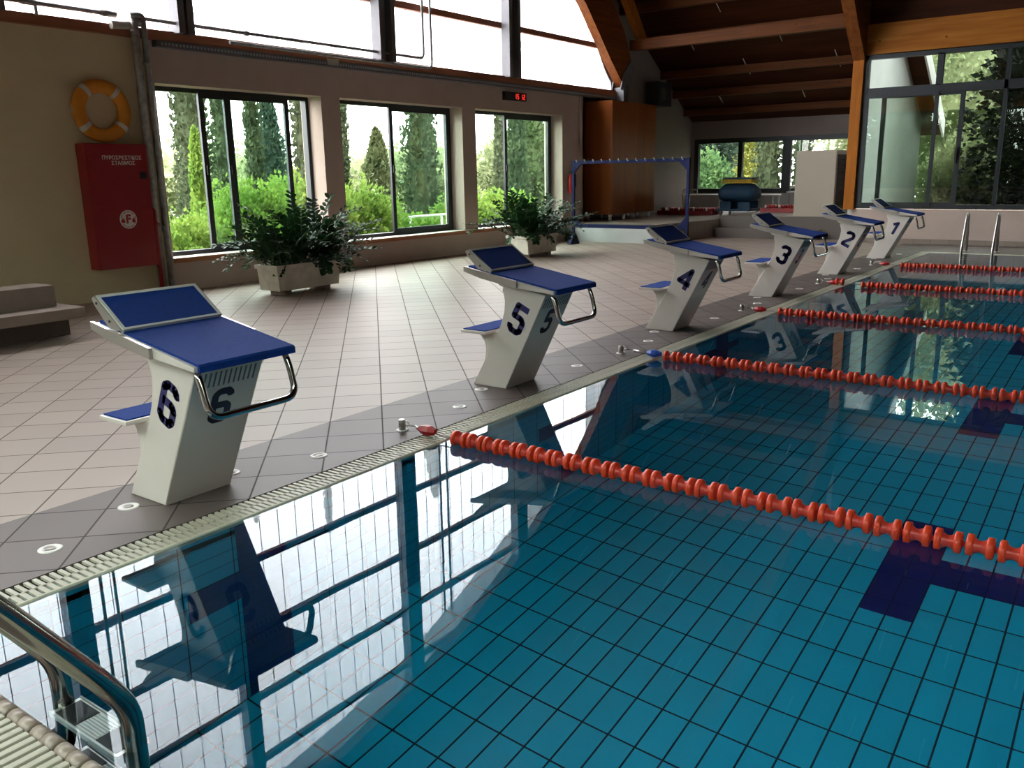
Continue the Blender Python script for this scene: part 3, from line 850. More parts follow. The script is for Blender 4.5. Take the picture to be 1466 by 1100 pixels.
for k in range(5):
    y = 1.25 + 2.5 * k
    r = empty('lane_rope', (0, y, .018), label=ROPE[k][0], cat='lane rope', group='orange lane ropes')
    mb = MB(); mb.tube([(-.19, 0, .012), (.02, 0, .0), (.2, 0, 0), (PX1 - .1, 0, 0)], .0035, seg=6); mb.build('cable', M['cable'], r)
    n = 42; x = .135
    if k in (3, 4): x = .27 if k == 3 else .16
    i = 0
    while x < 4.6:
        if fl0 is None: fl0 = float_mesh().build('float', M['orange'], r); f = fl0
        else:
            f = fl0.copy(); COL.objects.link(f); f.parent = r
        f.location = (x, random.uniform(-.002, .002), random.uniform(-.001, .002)); f.rotation_euler = (random.uniform(0, 6), 0, random.uniform(-.02, .02))
        x += .107
    if k == 3:
        f = fl0.copy(); COL.objects.link(f); f.parent = r; f.location = (-.035, 0, .022)
    # tensioner
    tm = M[ROPE[k][1]]
    dx = .10 if k == 1 else 0
    mb = MB(); mb.lathe([(-.165 + dx, .012), (-.150 + dx, .022), (-.120 + dx, .030), (-.085 + dx, .030), (-.045 + dx, .016), (-.040 + dx, .008)], None, 6, Matrix.Translation((0, 0, .012)), smooth=False)
    t_ = mb.build('tensioner', tm, r); t_['label'] = ('blue' if k == 1 else 'dark red') + ' plastic tensioner cap'
    mb = MB()
    mb.tube(fillet([(-.175 + dx * .6, 0, .016), (-.20, .012, .018), (-.222, .0, .020), (-.235, -.012, .022), (-.245, 0, .024)], .01), .005, seg=8)
    mb.tube([(-.180, 0, .014), (-.165 + dx, 0, .012)], .011, seg=8)
    mb.tube([(Vector((-.256, 0, .026)) + Vector((math.cos(a), 0, math.sin(a))) * .014) for a in [i * math.pi / 5 for i in range(10)]], .0035, seg=6, closed=True)
    mb.build('hook', M['steel'], r)
    near = ['6 and 5', '5 and 4', '4 and 3', '3 and 2', '2 and 1'][k]
    p = empty('anchor_post', (-.293, y, 0), label='short steel anchor post set in the grey tiles between blocks %s' % near, cat='anchor post', group='lane rope anchor posts')
    mb = MB(); mb.lathe([(0, .019), (.060, .019), (.063, .016)], None, 20, axis='Z'); mb.build('post', M['steel'], p)
    mb = MB(); mb.lathe([(0, .036), (.004, .034), (.006, .02)], None, 20, axis='Z'); mb.build('flange', M['ring'], p)

# deck sockets
def make_socket():
    r = empty('deck_socket', (0, 0, 0))
    mb = MB(); mb.lathe([(-.002, .046), (.002, .045), (.004, .038), (.004, .026), (.001, .024)], None, 28, axis='Z'); mb.build('ring', M['ring'], r)
    mb = MB(); mb.lathe([(0, .021), (.003, .020), (.0032, .005)], None, 20, axis='Z'); mb.build('plug', M['socket'], r)
    return r
s0 = make_socket(); first = True
for k in range(6):
    n = '654321'[k]; y = 2.5 * k
    for (dx, dy, lab) in ((-.34, -.685, 'round pale deck socket by the gutter on the camera side of block %s' % n), (-.34, .68, 'round pale deck socket by the gutter on the far side of block %s' % n),
                          (-.50, -.265, 'round pale deck socket touching the near foot of block %s' % n), (-.50, .265, 'round pale deck socket tucked behind the far foot of block %s' % n)):
        s = s0 if first else copy_tree(s0)
        first = False
        s.location = (dx, y + dy, 0); tag(s, lab, 'deck socket', 'round deck sockets')

# ------------------------------------------------------------------ ladders
def rail_path(x, y_, sgn):
    return None
lad = empty('pool_ladder', (.86, PY0, 0), label='chrome pool ladder curving into the water at the near gutter corner', cat='ladder')
for x in (.18, -.18):
    pts = fillet([(x, .09, -1.1), (x, .09, .10), (x, .03, .20), (x, -.20, .53), (x, -.42, .78), (x, -.62, .62), (x, -.66, 0)], .11, 7)
    mb = MB(); mb.tube(pts, .0275, seg=24); rl = mb.build('rail', M['dark_chrome'], lad)
    mb = MB(); mb.lathe([(0, .05), (.012, .045), (.014, .026)], None, 20, Matrix.Translation((x, -.66, 0)), 'Z'); mb.build('flange', M['steel'], rl)
for i, z in enumerate((-.035, -.33, -.63, -.93)):
    mb = MB()
    mb.box(-.165, .165, .045, .130, z - .012, z, M['steel']); mb.box(-.165, .165, .042, .047, z - .02, z + .008, M['white']); mb.box(-.165, .165, .128, .133, z - .02, z + .008, M['white'])
    mb.box(-.15, -.05, .052, .122, z, z + .003, M['black']); mb.box(.055, .15, .052, .122, z, z + .003, M['black'])
    for q in range(8): mb.box(-.045, .05, .053 + q * .009, .058 + q * .009, z, z + .004, M['white'])
    mb.build('tread', None, lad)
far = empty('pool_ladder', (.72, PY1, 0), label='pair of polished ladder rails at the far pool edge below the glass wall', cat='ladder')
for x in (.225, -.225):
    pts = fillet([(x, -.07, -1.1), (x, -.07, .06), (x, .18, .62), (x, .28, .62), (x, .42, 0)], .06, 6)
    mb = MB(); mb.tube(pts, .022, seg=12); rl = mb.build('rail', M['steel'], far)
    mb = MB(); mb.lathe([(0, .05), (.012, .045), (.014, .026)], None, 16, Matrix.Translation((x, .42, 0)), 'Z'); mb.build('flange', M['steel'], rl)
for z in (-.2, -.5, -.8):
    mb = MB(); mb.box(-.21, .21, -.11, -.03, z - .02, z); mb.build('tread', M['steel'], far)

# ------------------------------------------------------------------ fire cabinet, lifebuoy, pipes, bench
fc = empty('fire_hose_cabinet', (WX, 3.57, .38), label='tall red fire hose cabinet with Greek lettering and round F sign', cat='fire cabinet')
mb = MB(); mb.box(0, .20, -.375, .375, 0, 1.43, bev=.004); mb.build('body', M['cab_red'], fc)
mb = MB(); mb.box(.20, .212, -.365, .365, .74, 1.42, bev=.002); d1 = mb.build('door', M['cab_red'], fc)
mb = MB(); mb.box(.20, .210, -.365, .365, .015, .725, bev=.002); d2 = mb.build('door', M['cab_red'], fc)
RX = Matrix(((0, 0, 1, 0), (1, 0, 0, 0), (0, 1, 0, 0), (0, 0, 0, 1)))   # text plane facing +X
text_mesh('ΠΥΡΟΣΒΕΣΤΙΚΟΣ', .058, M['white'], 'lettering', d1, Matrix.Translation((.2128, .05, 1.27)) @ RX, bold=.001)['label'] = 'white Greek lettering'
text_mesh('ΣΤΑΘΜΟΣ', .058, M['white'], 'lettering', d1, Matrix.Translation((.2128, .06, 1.21)) @ RX, bold=.001)['label'] = 'white Greek lettering, second line'
mb = MB(); mb.box(.212, .222, .25, .335, 1.03, 1.11, bev=.002); mb.build('latch', M['black'], d1)
mb = MB(); mb.lathe([(.2102, .108), (.212, .108)], None, 40, Matrix.Translation((0, .04, .565))); sg = mb.build('sign_disc', M['white'], d2); sg['label'] = 'round white sign with red letter F between two flames'
text_mesh('F', .135, M['sign_red'], 'letter', sg, Matrix.Translation((.2126, .04, .565)) @ RX, bold=.006)
mb = MB()
for s in (-1, 1):
    fp_ = [(-.022, -.035), (.0, -.045), (.022, -.03), (.02, .0), (.010, .012), (.006, .04), (-.012, .012), (-.020, .0)]
    mb.poly([(.2130, .04 + s * .066 + a * s, .56 + b * .8) for a, b in fp_])
for i in range(40):
    a = 2 * math.pi * i / 40
    if i % 4 == 3: continue
    b = a + 2 * math.pi / 40 * .7
    mb.poly([(.2130, .04 + r_ * math.cos(t2), .565 + r_ * math.sin(t2)) for r_, t2 in ((.083, a), (.096, a), (.096, b), (.083, b))])
mb.build('flames_and_ring', M['sign_red'], sg)
mb = MB(); mb.tube(fillet([(.17, .33, .69), (.17, .405, .66), (.17, .405, -.36)], .03), .026, seg=12); mb.tube([(.17, .405, .52), (.17, .405, .45)], .034, seg=12)
mb.build('supply_pipe', M['cab_red'], fc)

lb = empty('lifebuoy', (WX + .06, 3.53, 2.175), label='faded orange lifebuoy ring with four reflective bands hung on the wall', cat='lifebuoy')
mb = MB(); mb.tube([(0, .275 * math.cos(a), .275 * math.sin(a)) for a in [2 * math.pi * i / 48 for i in range(48)]], .078, seg=18, closed=True)
o = mb.build('ring', M['ring_orange'], lb); o.scale = (.72, 1, 1)
for a0 in (50, 130, 218, 322):
    mb = MB(); mb.tube([(0, .275 * math.cos(R(a0 + a)), .275 * math.sin(R(a0 + a))) for a in (-5.5, -2, 2, 5.5)], .0795, seg=18, cap=False)
    o = mb.build('band', M['tape'], lb); o.scale = (.74, 1, 1); o['label'] = 'silver reflective band'
for a0 in (90, 178, 270, 2):
    mb = MB(); rr_ = .350
    mb.tube([(0, rr_ * math.cos(R(a0 + a)), rr_ * math.sin(R(a0 + a)) ) for a in (-7, -3, 0, 3, 7)], [.004, .010, .012, .010, .004], seg=8)
    mb.build('rope_loop', M['tape'], lb)

def pipe(name, pts, r, lab, mat='pipe', fil=.08, extra=None):
    mb = MB(); mb.tube(fillet(pts, fil, 5), r, seg=14)
    root = mb.build(name, M[mat]); tag(root, lab, 'pipe')
    if extra:
        for (p, q, rr) in extra:
            m2 = MB(); m2.tube([p, q], rr, seg=14); m2.build('coupling', M[mat], root)
    return root
PXX = WX + .12
pipe('wall_pipe', [(PXX, 4.02, 0.0), (PXX, 4.02, 3.19), (PXX, 4.10, 3.19)], .050, 'fat grey stained pipe running down the wall beside the fire cabinet',
     extra=[((PXX, 4.02, .80), (PXX, 4.02, .88), .056), ((PXX, 4.02, 3.04), (PXX, 4.02, 3.10), .054)])
pipe('wall_pipe', [(PXX, 4.14, 0.0), (PXX, 4.14, 3.28), (PXX, 3.97, 3.25)], .036, 'grey stained pipe next to the first window, hooked over at the top', fil=.07,
     extra=[((PXX, 4.13, .78), (PXX, 4.13, .84), .042), ((PXX, 4.13, 2.72), (PXX, 4.13, 2.76), .040)])
pipe('pipe_stub', [(PXX + .02, 3.72, 3.12), (PXX + .02, 3.95, 3.14)], .045, 'short pale pipe stub ending level with the wood fascia', 'pipe_pale')
pipe('wall_conduit', [(WX + .03, 4.215, 0), (WX + .03, 4.215, 3.02)], .017, 'thin pale conduit between the pipes and the first window', 'pipe_pale')
pipe('roof_pipe', [(PXX, -2.8, 3.27), (PXX, 3.80, 3.24)], .026, 'grey pipe running above the yellow-green wall towards the pipe bend',
     extra=[((PXX, 3.62, 3.24), (PXX, 3.80, 3.24), .036), ((PXX, 2.75, 3.245), (PXX, 2.90, 3.245), .034)])
pipe('hanging_pipe', [(PXX, 2.73, 3.25), (PXX, 2.73, 5.9)], .020, 'thin upright pipe rising from a joint over the yellow-green wall', 'pipe_pale')
pipe('hanging_pipe', [(PXX, 2.90, 3.12), (PXX, 2.90, 5.9)], .018, 'second thin upright pipe, in front of the fascia over the yellow-green wall', 'pipe_pale')
pipe('long_pipe', [(PXX + .02, 4.15, 3.235), (PXX + .02, 9.06, 3.235), (PXX + .02, 9.06, 6.6)], .022, 'long thin pipe above the windows that turns straight up', fil=.10,
     extra=[((PXX + .02, 5.55, 3.235), (PXX + .02, 5.62, 3.235), .033), ((PXX + .02, 8.05, 3.235), (PXX + .02, 8.12, 3.235), .03)])
pipe('long_pipe', [(PXX + .05, 5.3, 3.09), (PXX + .05, 9.22, 3.09), (PXX + .05, 9.22, 6.6)], .022, 'lower thin pipe hugging the fascia above the windows, also turning up', fil=.10,
     extra=[((PXX + .05, 6.9, 3.09), (PXX + .05, 6.97, 3.09), .03)])

be = empty('stone_bench', (-5.0, .4, 0), label='low brown stone bench with overhanging slab in front of the yellow-green wall', cat='bench')
mb = MB(); mb.box(-.60, -.10, -1.5, 1.48, 0, .19); mb.build('plinth', M['stone_dark'], be)
mb = MB(); mb.box(-.62, .24, -1.6, 1.47, .19, .285, bev=.006); mb.build('slab', M['stone'], be)
mb = MB(); mb.box(-.40, -.06, -1.6, 1.37, .285, .475, bev=.006); mb.build('upper_block', M['stone'], be)
mb = MB(); mb.tube([(-5.42, .95, .55), (-5.40, 1.22, .51), (-5.385, 1.33, .535)], [.035, .035, .025], seg=12)
tag(mb.build('foam_noodle', M['foam']), 'orange end of a foam noodle lying on the stone bench', 'pool noodle')

# clock
ck = empty('digital_clock', (WX + .035, 11.71, 2.805), label='black digital wall clock showing 15 12 in red digits', cat='clock')
mb = MB(); mb.box(-.035, .03, -.345, .345, -.075, .075, bev=.004); mb.build('case', M['black'], ck)
SEG = {'1': 'bc', '5': 'afgcd', '2': 'abged'}
mb = MB()
def seg7(y0, ch, h=.088, w=.046, t=.009):
    S = {'a': (0, w, h - t, h), 'd': (0, w, 0, t), 'g': (0, w, h / 2 - t / 2, h / 2 + t / 2), 'f': (0, t, h / 2, h), 'e': (0, t, 0, h / 2), 'b': (w - t, w, h / 2, h), 'c': (w - t, w, 0, h / 2)}
    for s in SEG[ch]:
        a, b, c, d = S[s]; mb.box(.030, .0315, y0 + a, y0 + b, -.044 + c, -.044 + d)
for y0, ch in ((-.035, '1'), (.045, '5'), (.165, '1'), (.245, '2')): seg7(y0, ch)
mb.build('digits', M['led'], ck)['label'] = 'glowing red digits'

# fire extinguisher
fe = empty('fire_extinguisher', (WX + .075, 13.62, .98), label='small red fire extinguisher on the pier by the blue rack', cat='fire extinguisher')
mb = MB(); mb.lathe([(0, .05), (.02, .068), (.33, .068), (.38, .04), (.40, .02)], None, 20, axis='Z'); mb.build('body', M['red'], fe)
mb = MB(); mb.box(-.02, .03, -.012, .012, .40, .45); mb.box(-.01, .07, -.008, .008, .44, .455); mb.build('valve', M['black'], fe)
mb = MB(); mb.tube(fillet([(.02, .02, .42), (.06, .09, .38), (.06, .09, .12)], .03), .009, seg=8); mb.build('hose', M['black'], fe)

# small lamp box on the wall over window 1-2
mb = MB(); mb.box(WX, WX + .12, 7.0, 7.22, 2.97, 3.06, bev=.01)
tag(mb.build('junction_box', M['pipe_pale']), 'small pale box on the wall under the cable tray, over the first pier', 'wall box')

# ------------------------------------------------------------------ planters
def leaflet(bm, mi, base, d, n, L, W):
    s = d.cross(n).normalized(); pr = [(0, .10), (.25, .8), (.55, 1.), (.82, .62), (1., .02)]
    Lf, Rt = [], []
    for t, w in pr:
        c = base + d * (L * t) - n * (L * .12 * t * t)
        Lf.append(bm.verts.new(c - s * W * w + n * W * .25 * w)); Rt.append(bm.verts.new(c + s * W * w + n * W * .25 * w))
    md = [bm.verts.new(base + d * (L * t) - n * (L * .12 * t * t)) for t, w in pr]
    for i in range(len(pr) - 1):
        for q in ((Lf[i], md[i], md[i + 1], Lf[i + 1]), (md[i], Rt[i], Rt[i + 1], md[i + 1])):
            f = bm.faces.new(q); f.material_index = mi; f.smooth = True
def frond(rng, base, az, lean, L, droop):
    mb = MB(); mi = mb._mi(M['zz']); ms = mb._mi(M['zz_stem'])
    h = Vector((math.cos(az), math.sin(az), 0)); p = Vector(base); pts = [p.copy()]
    N = 14; ang = math.pi / 2 - lean
    dirs = []
    for i in range(N):
        d = h * math.cos(ang) + Vector((0, 0, 1)) * math.sin(ang); dirs.append(d)
        p = p + d * (L / N); pts.append(p.copy()); ang -= droop / N * (.4 + 1.2 * i / N)
    mb.tube(pts, [.009 * (1 - .75 * i / N) for i in range(N + 1)], M['zz_stem'], 6)
    side = h.cross(Vector((0, 0, 1))).normalized()
    for i in range(3, N + 1):
        d = dirs[min(i, N - 1)]; nrm = side.cross(d).normalized()
        if nrm.z < 0: nrm = -nrm
        sz = .100 * (1 - .4 * abs(i / N - .5)) * rng.uniform(.75, 1.2)
        for s in (-1, 1):
            dd = (d * .55 + side * s * .8 + nrm * rng.uniform(-.15, .75)).normalized()
            nn = (nrm - dd * nrm.dot(dd)).normalized()
            leaflet(mb.bm, mi, pts[i], dd, nn, sz, sz * .27)
    return mb
def planter(loc, rz, seed, n, lab, dims, ry, hh):
    rng = random.Random(seed)
    r = empty('zz_plant_trough', loc, rz, label=lab, cat='potted plant')
    lt, wt, lb_, wb, h = dims
    mb = MB(); A = []; z0 = .06
    def ring(l, w, z): return [mb.bm.verts.new((x, y, z)) for x, y in ((-w / 2, -l / 2), (w / 2, -l / 2), (w / 2, l / 2), (-w / 2, l / 2))]
    rings = [ring(lb_, wb, z0), ring(lt - .04, wt - .04, h - .05), ring(lt, wt, h - .045), ring(lt, wt, h), ring(lt - .06, wt - .06, h), ring(lt - .08, wt - .08, h - .08)]
    mb.bm.faces.new(rings[0][::-1])
    for a, b in zip(rings[:-1], rings[1:]):
        for i in range(4): mb.bm.faces.new((a[i], a[(i + 1) % 4], b[(i + 1) % 4], b[i]))
    mb.build('trough', M['trough'], r)
    mb = MB(); mb.poly([(x, y, h - .05) for x, y in ((-wt / 2 + .04, -lt / 2 + .04), (wt / 2 - .04, -lt / 2 + .04), (wt / 2 - .04, lt / 2 - .04), (-wt / 2 + .04, lt / 2 - .04))]); mb.build('soil', M['soil'], r)
    for s in (-1, 1):
        mb = MB(); mb.box(-wb / 2 + .04, wb / 2 - .04, s * lb_ * .33 - .05, s * lb_ * .33 + .05, 0, z0); mb.build('foot', M['stone'], r)
    for i in range(n):
        y = rng.uniform(-lt / 2 + .08, lt / 2 - .08); x = rng.uniform(-wt / 2 + .08, wt / 2 - .08)
        # lean outwards, more towards the ends
        vy = y / (lt / 2) * 1.1 + rng.uniform(-.9, .9); vx = x / (wt / 2) * .4 + rng.uniform(-.9, .9)
        az = math.atan2(vy, vx); ln = rng.uniform(.05, 1.15) ** 1.0
        L = rng.uniform(.62, 1.0) * hh * (1 + .1 * (ln > .8))
        frond(rng, (x, y, h - .06), az, ln, L, rng.uniform(.5, 1.5)).build('frond', None, r)
    for i in range(7):   # hanging ones over the rim
        y = rng.uniform(-lt / 2, lt / 2); az = rng.choice([0, -math.pi / 2, math.pi / 2, .5, -.6]) + rng.uniform(-.3, .3)
        frond(rng, (wt / 2 - .1, y, h - .04), az, 1.0, rng.uniform(.4, .6), 2.0).build('frond', None, r)
    return r
planter((-5.60, 5.08, 0), 0, 3, 88, 'white trough of dark glossy zz plants under the first window pier', (1.04, .42, .95, .36, .37), 1, .98)
planter((-5.72, 10.37, 0), 0, 11, 84, 'white trough of dark glossy zz plants by the blue hook rack', (.94, .46, .85, .42, .37), 1, .94)

# ------------------------------------------------------------------ rack, wood cabinet, speaker
rk = empty('hook_rack', (-5.2, 12.85, 0), label='blue painted steel hook rack standing before the raised platform', cat='rack')
for s, nm in ((-1, 'post'), (1, 'post')):
    mb = MB(); mb.box(s * 1.23 - .025, s * 1.23 + .025, -.025, .025, .02, 1.63); mb.build(nm, M['blue_frame'], rk)
    mb = MB(); mb.prism([(-.17, 0), (.17, 0), (.03, .22), (-.03, .22)], s * 1.23 - .035, s * 1.23 + .035, 'X'); mb.build('foot', M['blue_frame'], rk)
    for (z, q) in ((1.56, -1), (.40, 1)):
        mb = MB(); mb.prism([(s * 1.205, z), (s * 1.205, z + q * .16), (s * 1.05, z)], -.02, .02, 'Y'); mb.build('gusset', M['blue_frame'], rk)
mb = MB(); mb.box(-1.205, 1.205, -.02, .02, 1.56, 1.62); mb.build('crossbar', M['blue_frame'], rk)
mb = MB(); mb.box(-1.205, 1.205, -.02, .02, .33, .40); mb.build('crossbar', M['blue_frame'], rk)
for i in range(13):
    mb = MB(); x = -1.12 + i * .187
    mb.tube(fillet([(x, -.02, 1.60), (x, -.06, 1.60), (x, -.075, 1.63)], .01), .006, seg=6); mb.lathe([(0, .012), (.01, .012)], None, 8, Matrix.Translation((x, -.082, 1.632)))
    mb.build('hook', M['white'], rk)['label'] = 'small white hook'

wc = empty('storage_cabinet', (-6.90, 15.55, .37), label='tall varnished plywood cabinet on white castors on the raised platform', cat='cabinet')
mb = MB(); mb.box(-.36, .36, -1.0, 1.0, .13, 2.50, bev=.004); mb.build('body', M['ply'], wc)
mb = MB(); mb.box(.36, .372, -.99, -.005, .14, 2.49); mb.build('door', M['ply'], wc)
mb = MB(); mb.box(.36, .372, .005, .99, .14, 2.49); mb.build('door', M['ply'], wc)
for x in (-.28, .28):
    for y in (-.9, -.3, .3, .9):
        mb = MB(); mb.box(x - .03, x + .03, y - .025, y + .025, .08, .13); mb.lathe([(-.015, .03), (-.018, .042), (.018, .042), (.015, .03)], None, 14, Matrix.Translation((x, y, .043)))
        mb.build('castor', M['white'], wc)['label'] = 'white castor'
sp = empty('loudspeaker', (NX, 18.05, 2.95), label='black wall loudspeaker high on the niche wall above the plywood cabinet', cat='loudspeaker')
mb = MB(); mb.box(.06, .40, -.36, .36, 0, .56, bev=.02); mb.build('housing', M['black'], sp)
mb = MB(); mb.box(0, .10, -.06, .06, .1, .4); mb.build('bracket', M['black'], sp)
mb = MB(); mb.lathe([(.40, .15), (.41, .15), (.412, .12)], None, 24, Matrix.Translation((0, -.1, .28))); mb.build('cone', M['louvre'], sp)

# beige cabinet with louvred side
bc = empty('air_unit_cabinet', (-2.71, 16.65, .44), label='tall beige cabinet with brown louvred side beside the timber post', cat='cabinet')
mb = MB(); mb.box(-.40, .40, -.5, .85, 0, 1.31, bev=.006); mb.build('body', M['beige_box'], bc)
mb = MB(); mb.box(-.41, .41, -.51, .86, 0, .07); mb.build('plinth', M['beige_box'], bc)
mb = MB(); z = .16
while z < 1.2: mb.prism([(.40, z), (.43, z - .012), (.43, z + .006), (.40, z + .03)], -.4, .8, 'Y'); z += .045
mb.build('louvre', M['louvre'], bc)['label'] = 'brown louvred side'

# trolley with blue bundle and yellow mats
tr = empty('trolley', (-4.95, 17.8, .37), label='low dark trolley loaded with a rolled blue vinyl cover', cat='trolley')
mb = MB(); mb.box(-.40, .40, -.35, .35, .10, .15); mb.build('deck', M['tarp'], tr)
for x in (-.33, .33):
    for y in (-.28, .28):
        mb = MB(); mb.lathe([(-.02, .05), (.02, .05)], None, 12, Matrix.Translation((x, y, .05))); mb.box(x - .015, x + .015, y - .02, y + .02, .05, .11); mb.build('castor', M['steel'], tr)
mb = MB(); mb.box(-.36, -.10, -.28, -.25, .15, .32); mb.box(.08, .36, -.28, -.25, .15, .30); mb.box(-.36, .36, .25, .28, .15, .32); mb.build('side_panel', M['tarp'], tr)
mb = MB(); rng = random.Random(5)
pr = [(-.45, .03), (-.44, .10), (-.41, .16), (-.34, .20), (-.2, .215), (0, .21), (.2, .22), (.34, .20), (.41, .15), (.44, .10), (.45, .03)]
for zz, yy, s in ((.52, 0, 1.), (.50, -.13, .85), (.50, .15, .85)):
    mb.lathe([(a, b * s) for a, b in pr], None, 20, Matrix.Translation((-4.95, 17.8 + yy, .36 + zz)))
tag(mb.build('rolled_cover', M['tarp']), 'bulky rolled blue vinyl cover lying on the trolley under the back window', 'pool cover')
for i in range(3):
    mb = MB(); z = 1.095 + i * .045
    mb.box(-.37 + i * .01, .37 - i * .008, -.22, .22, 0, .042, bev=.012)
    o = mb.build('foam_mat', M['foam'] if i < 2 else M['tarp'], None, (-4.94, 17.8, z))
    tag(o, ['yellow foam mat lying directly on the blue rolled cover', 'yellow foam mat sandwiched under the dark top mat', 'dark mat crowning the stack on the blue rolled cover'][i], 'foam mat', 'foam mats on the blue roll')
# heaps of red lane rope
for (x0, x1, y, z, lab) in ((-6.85, -5.45, 17.7, .37, 'red lane ropes stored in rows on the platform by the plywood cabinet'), (-4.35, -3.2, 17.9, .44, 'red lane ropes stored in rows by the beige cabinet')):
    r = empty('stored_lane_rope', ((x0 + x1) / 2, y, z), label=lab, cat='lane rope')
    hl = (x1 - x0) / 2
    base = MB(); base.box(-hl, hl, -.35, -.33, 0, .10); base.box(-hl, hl, .33, .35, 0, .07); base.box(-hl, hl, -.33, .33, 0, .012); base.build('tray', M['cab_red'], r)
    for j in range(11):
        mb = MB(); x = -hl + .04 + (.02 if j > 5 else 0)
        while x < hl - .04:
            mb.lathe([(x, .03), (x + .012, .042), (x + .03, .042), (x + .042, .02)], M['red'] if (int(x * 13) + j) % 4 else M['white'], 10, Matrix.Translation((0, (-.27 + j * .108) if j < 6 else (-.216 + (j - 6) * .108), .055 if j < 6 else .125)))
            x += .055
        mb.build('float_row', None, r)
# steel tables against the back wall
for (x, lab) in ((-6.55, 'low steel frame table with white top in the niche corner'), (-5.15, 'low steel frame table with white top behind the trolley'), (-3.75, 'low steel frame table beside the beige cabinet')):
    z = .37 if x < -4.62 else .44
    r = empty('steel_table', (x, 19.4, z), label=lab, cat='table')
    mb = MB(); mb.box(-.55, .55, -.25, .25, .40, .43); mb.build('tabletop', M['white'], r)
    for a in (-.5, .5):
        for b in (-.2, .2):
            mb = MB(); mb.tube([(a, b, 0), (a, b, .40)], .018, seg=8); mb.build('leg', M['steel'], r)
    mb = MB(); mb.tube(fillet([(-.5, -.2, .43), (-.5, -.2, .56), (-.1, -.2, .56), (-.1, -.2, .43)], .06), .015, seg=8); mb.build('hand_rail', M['chrome'], r)
# thin conduit by the niche edge
pipe('wall_conduit', [(WX + .02, 14.05, 1.95), (WX + .02, 14.05, 3.1)], .014, 'short thin conduit dropping from the fascia beside the plywood cabinet', 'pipe_pale')

# ------------------------------------------------------------------ outside
mb = MB()
mb.box(-60, -7.6, -30, 60, -1.2, -.6); mb.box(-7.6, 60, 21.2, 60, -1.2, -.3); mb.box(-1.6, 60, 15.9, 21.2, -1.2, -.15); mb.box(-7.6, 60, -30, -3.6, -1.2, -.3)
struct(mb, 'ground', M['ground'])

def spray_mesh(kind, seed, mat, h, r, size, n):
    """leafy crown at true size: many small leaf sprays in a thick shell round a dense inner crown"""
    rng = random.Random(seed); V = []; F = []; MI = []
    U = rng.uniform; sin, cos = math.sin, math.cos
    # dense inner crown
    NS, NR = 10, 9
    for i in range(NR):
        t = i / (NR - 1)
        rad = (r * (.66 * (1 - t) ** .6 + .02) if kind == 'cone' else r * (.80 if size > .13 else .62) * math.sqrt(max(0, 1 - (2 * t - 1) ** 2)) + .01)
        z = (.05 + .9 * t) * h if kind == 'cone' else (.18 + .64 * t) * h
        for k in range(NS):
            a = 2 * math.pi * k / NS; q = rad * U(.8, 1.1)
            V.append((cos(a) * q, sin(a) * q, z))
    for i in range(NR - 1):
        for k in range(NS):
            F.append((i * NS + k, i * NS + (k + 1) % NS, (i + 1) * NS + (k + 1) % NS, (i + 1) * NS + k)); MI.append(1)
    ph1, ph2 = U(0, 6), U(0, 6)
    for _ in range(n):
        a = U(0, 2 * math.pi)
        if kind == 'cone':
            t = rng.random() ** .85
            env = (1 - t) ** .55 * (.75 + .25 * min(1, t * 8))
            rad = r * env * (.92 + .16 * sin(a * 3 + t * 11 + ph1) + .08 * sin(a * 7 - t * 23 + ph2)) * U(.62, 1.08)
            p = (cos(a) * rad, sin(a) * rad, t * h)
            d = Vector((cos(a) * .5, sin(a) * .5, 1.3))
        else:
            c = U(-1, 1); s_ = math.sqrt(1 - c * c)
            rr = (.88 + .16 * sin(a * 3 + c * 5 + ph1) + .10 * sin(a * 8 + c * 9 + ph2)) * U(.62, 1.1)
            p = (s_ * cos(a) * r * rr, s_ * sin(a) * r * rr, max(.02, (c * rr + 1) * h / 2))
            d = Vector((s_ * cos(a), s_ * sin(a), c + .4))
        d = (d.normalized() + Vector((U(-1, 1), U(-1, 1), U(-1, 1))) * .8).normalized()
        s2 = d.cross(Vector((U(-1, 1), U(-1, 1), U(-1, 1)))).normalized()
        L = size * U(.6, 1.5); W = L * .34; p = Vector(p); b = len(V)
        V += [tuple(p - d * L * .4), tuple(p + s2 * W), tuple(p + d * L * .6), tuple(p - s2 * W)]
        F.append((b, b + 1, b + 2, b + 3)); MI.append(0)
    me = bpy.data.meshes.new('foliage'); me.from_pydata(V, [], F)
    me.materials.append(mat); me.materials.append(mat); me.polygons.foreach_set('material_index', MI)
    return me
TN = [0]
def tree(name, kind, mat, x, y, z0, h, r, lab, cat='tree', group=None, trunk=True, size=None, n=None):
    TN[0] += 1
    dist = math.hypot(x - 2.96, y + 2.13)
    if size is None: size = max(.07, min(.17, dist * .0048))
    if n is None:
        area = (math.pi * r * h * .75 if kind == 'cone' else 4 * math.pi * r * (r + h / 2) / 2)
        n = int(min(16000, max(3000, area / (size * size) * 7)))
    root = empty(name, (x, y, z0), random.uniform(0, 6), label=lab, cat=cat, group=group)
    o = bpy.data.objects.new('foliage', spray_mesh(kind, TN[0] + 3, M[mat], h, r, size, n)); COL.objects.link(o); o.parent = root
    o.location = (0, 0, .30 if trunk else 0)
    if trunk:
        mb = MB(); mb.tube([(0, 0, -.05), (.02, 0, min(1.2, h * .4))], [.14 * max(.5, min(r, 1.3)), .09 * max(.5, min(r, 1.))], seg=10); mb.build('trunk', M['bark'], root)
    return root
GC = 'garden trees seen through the windows'
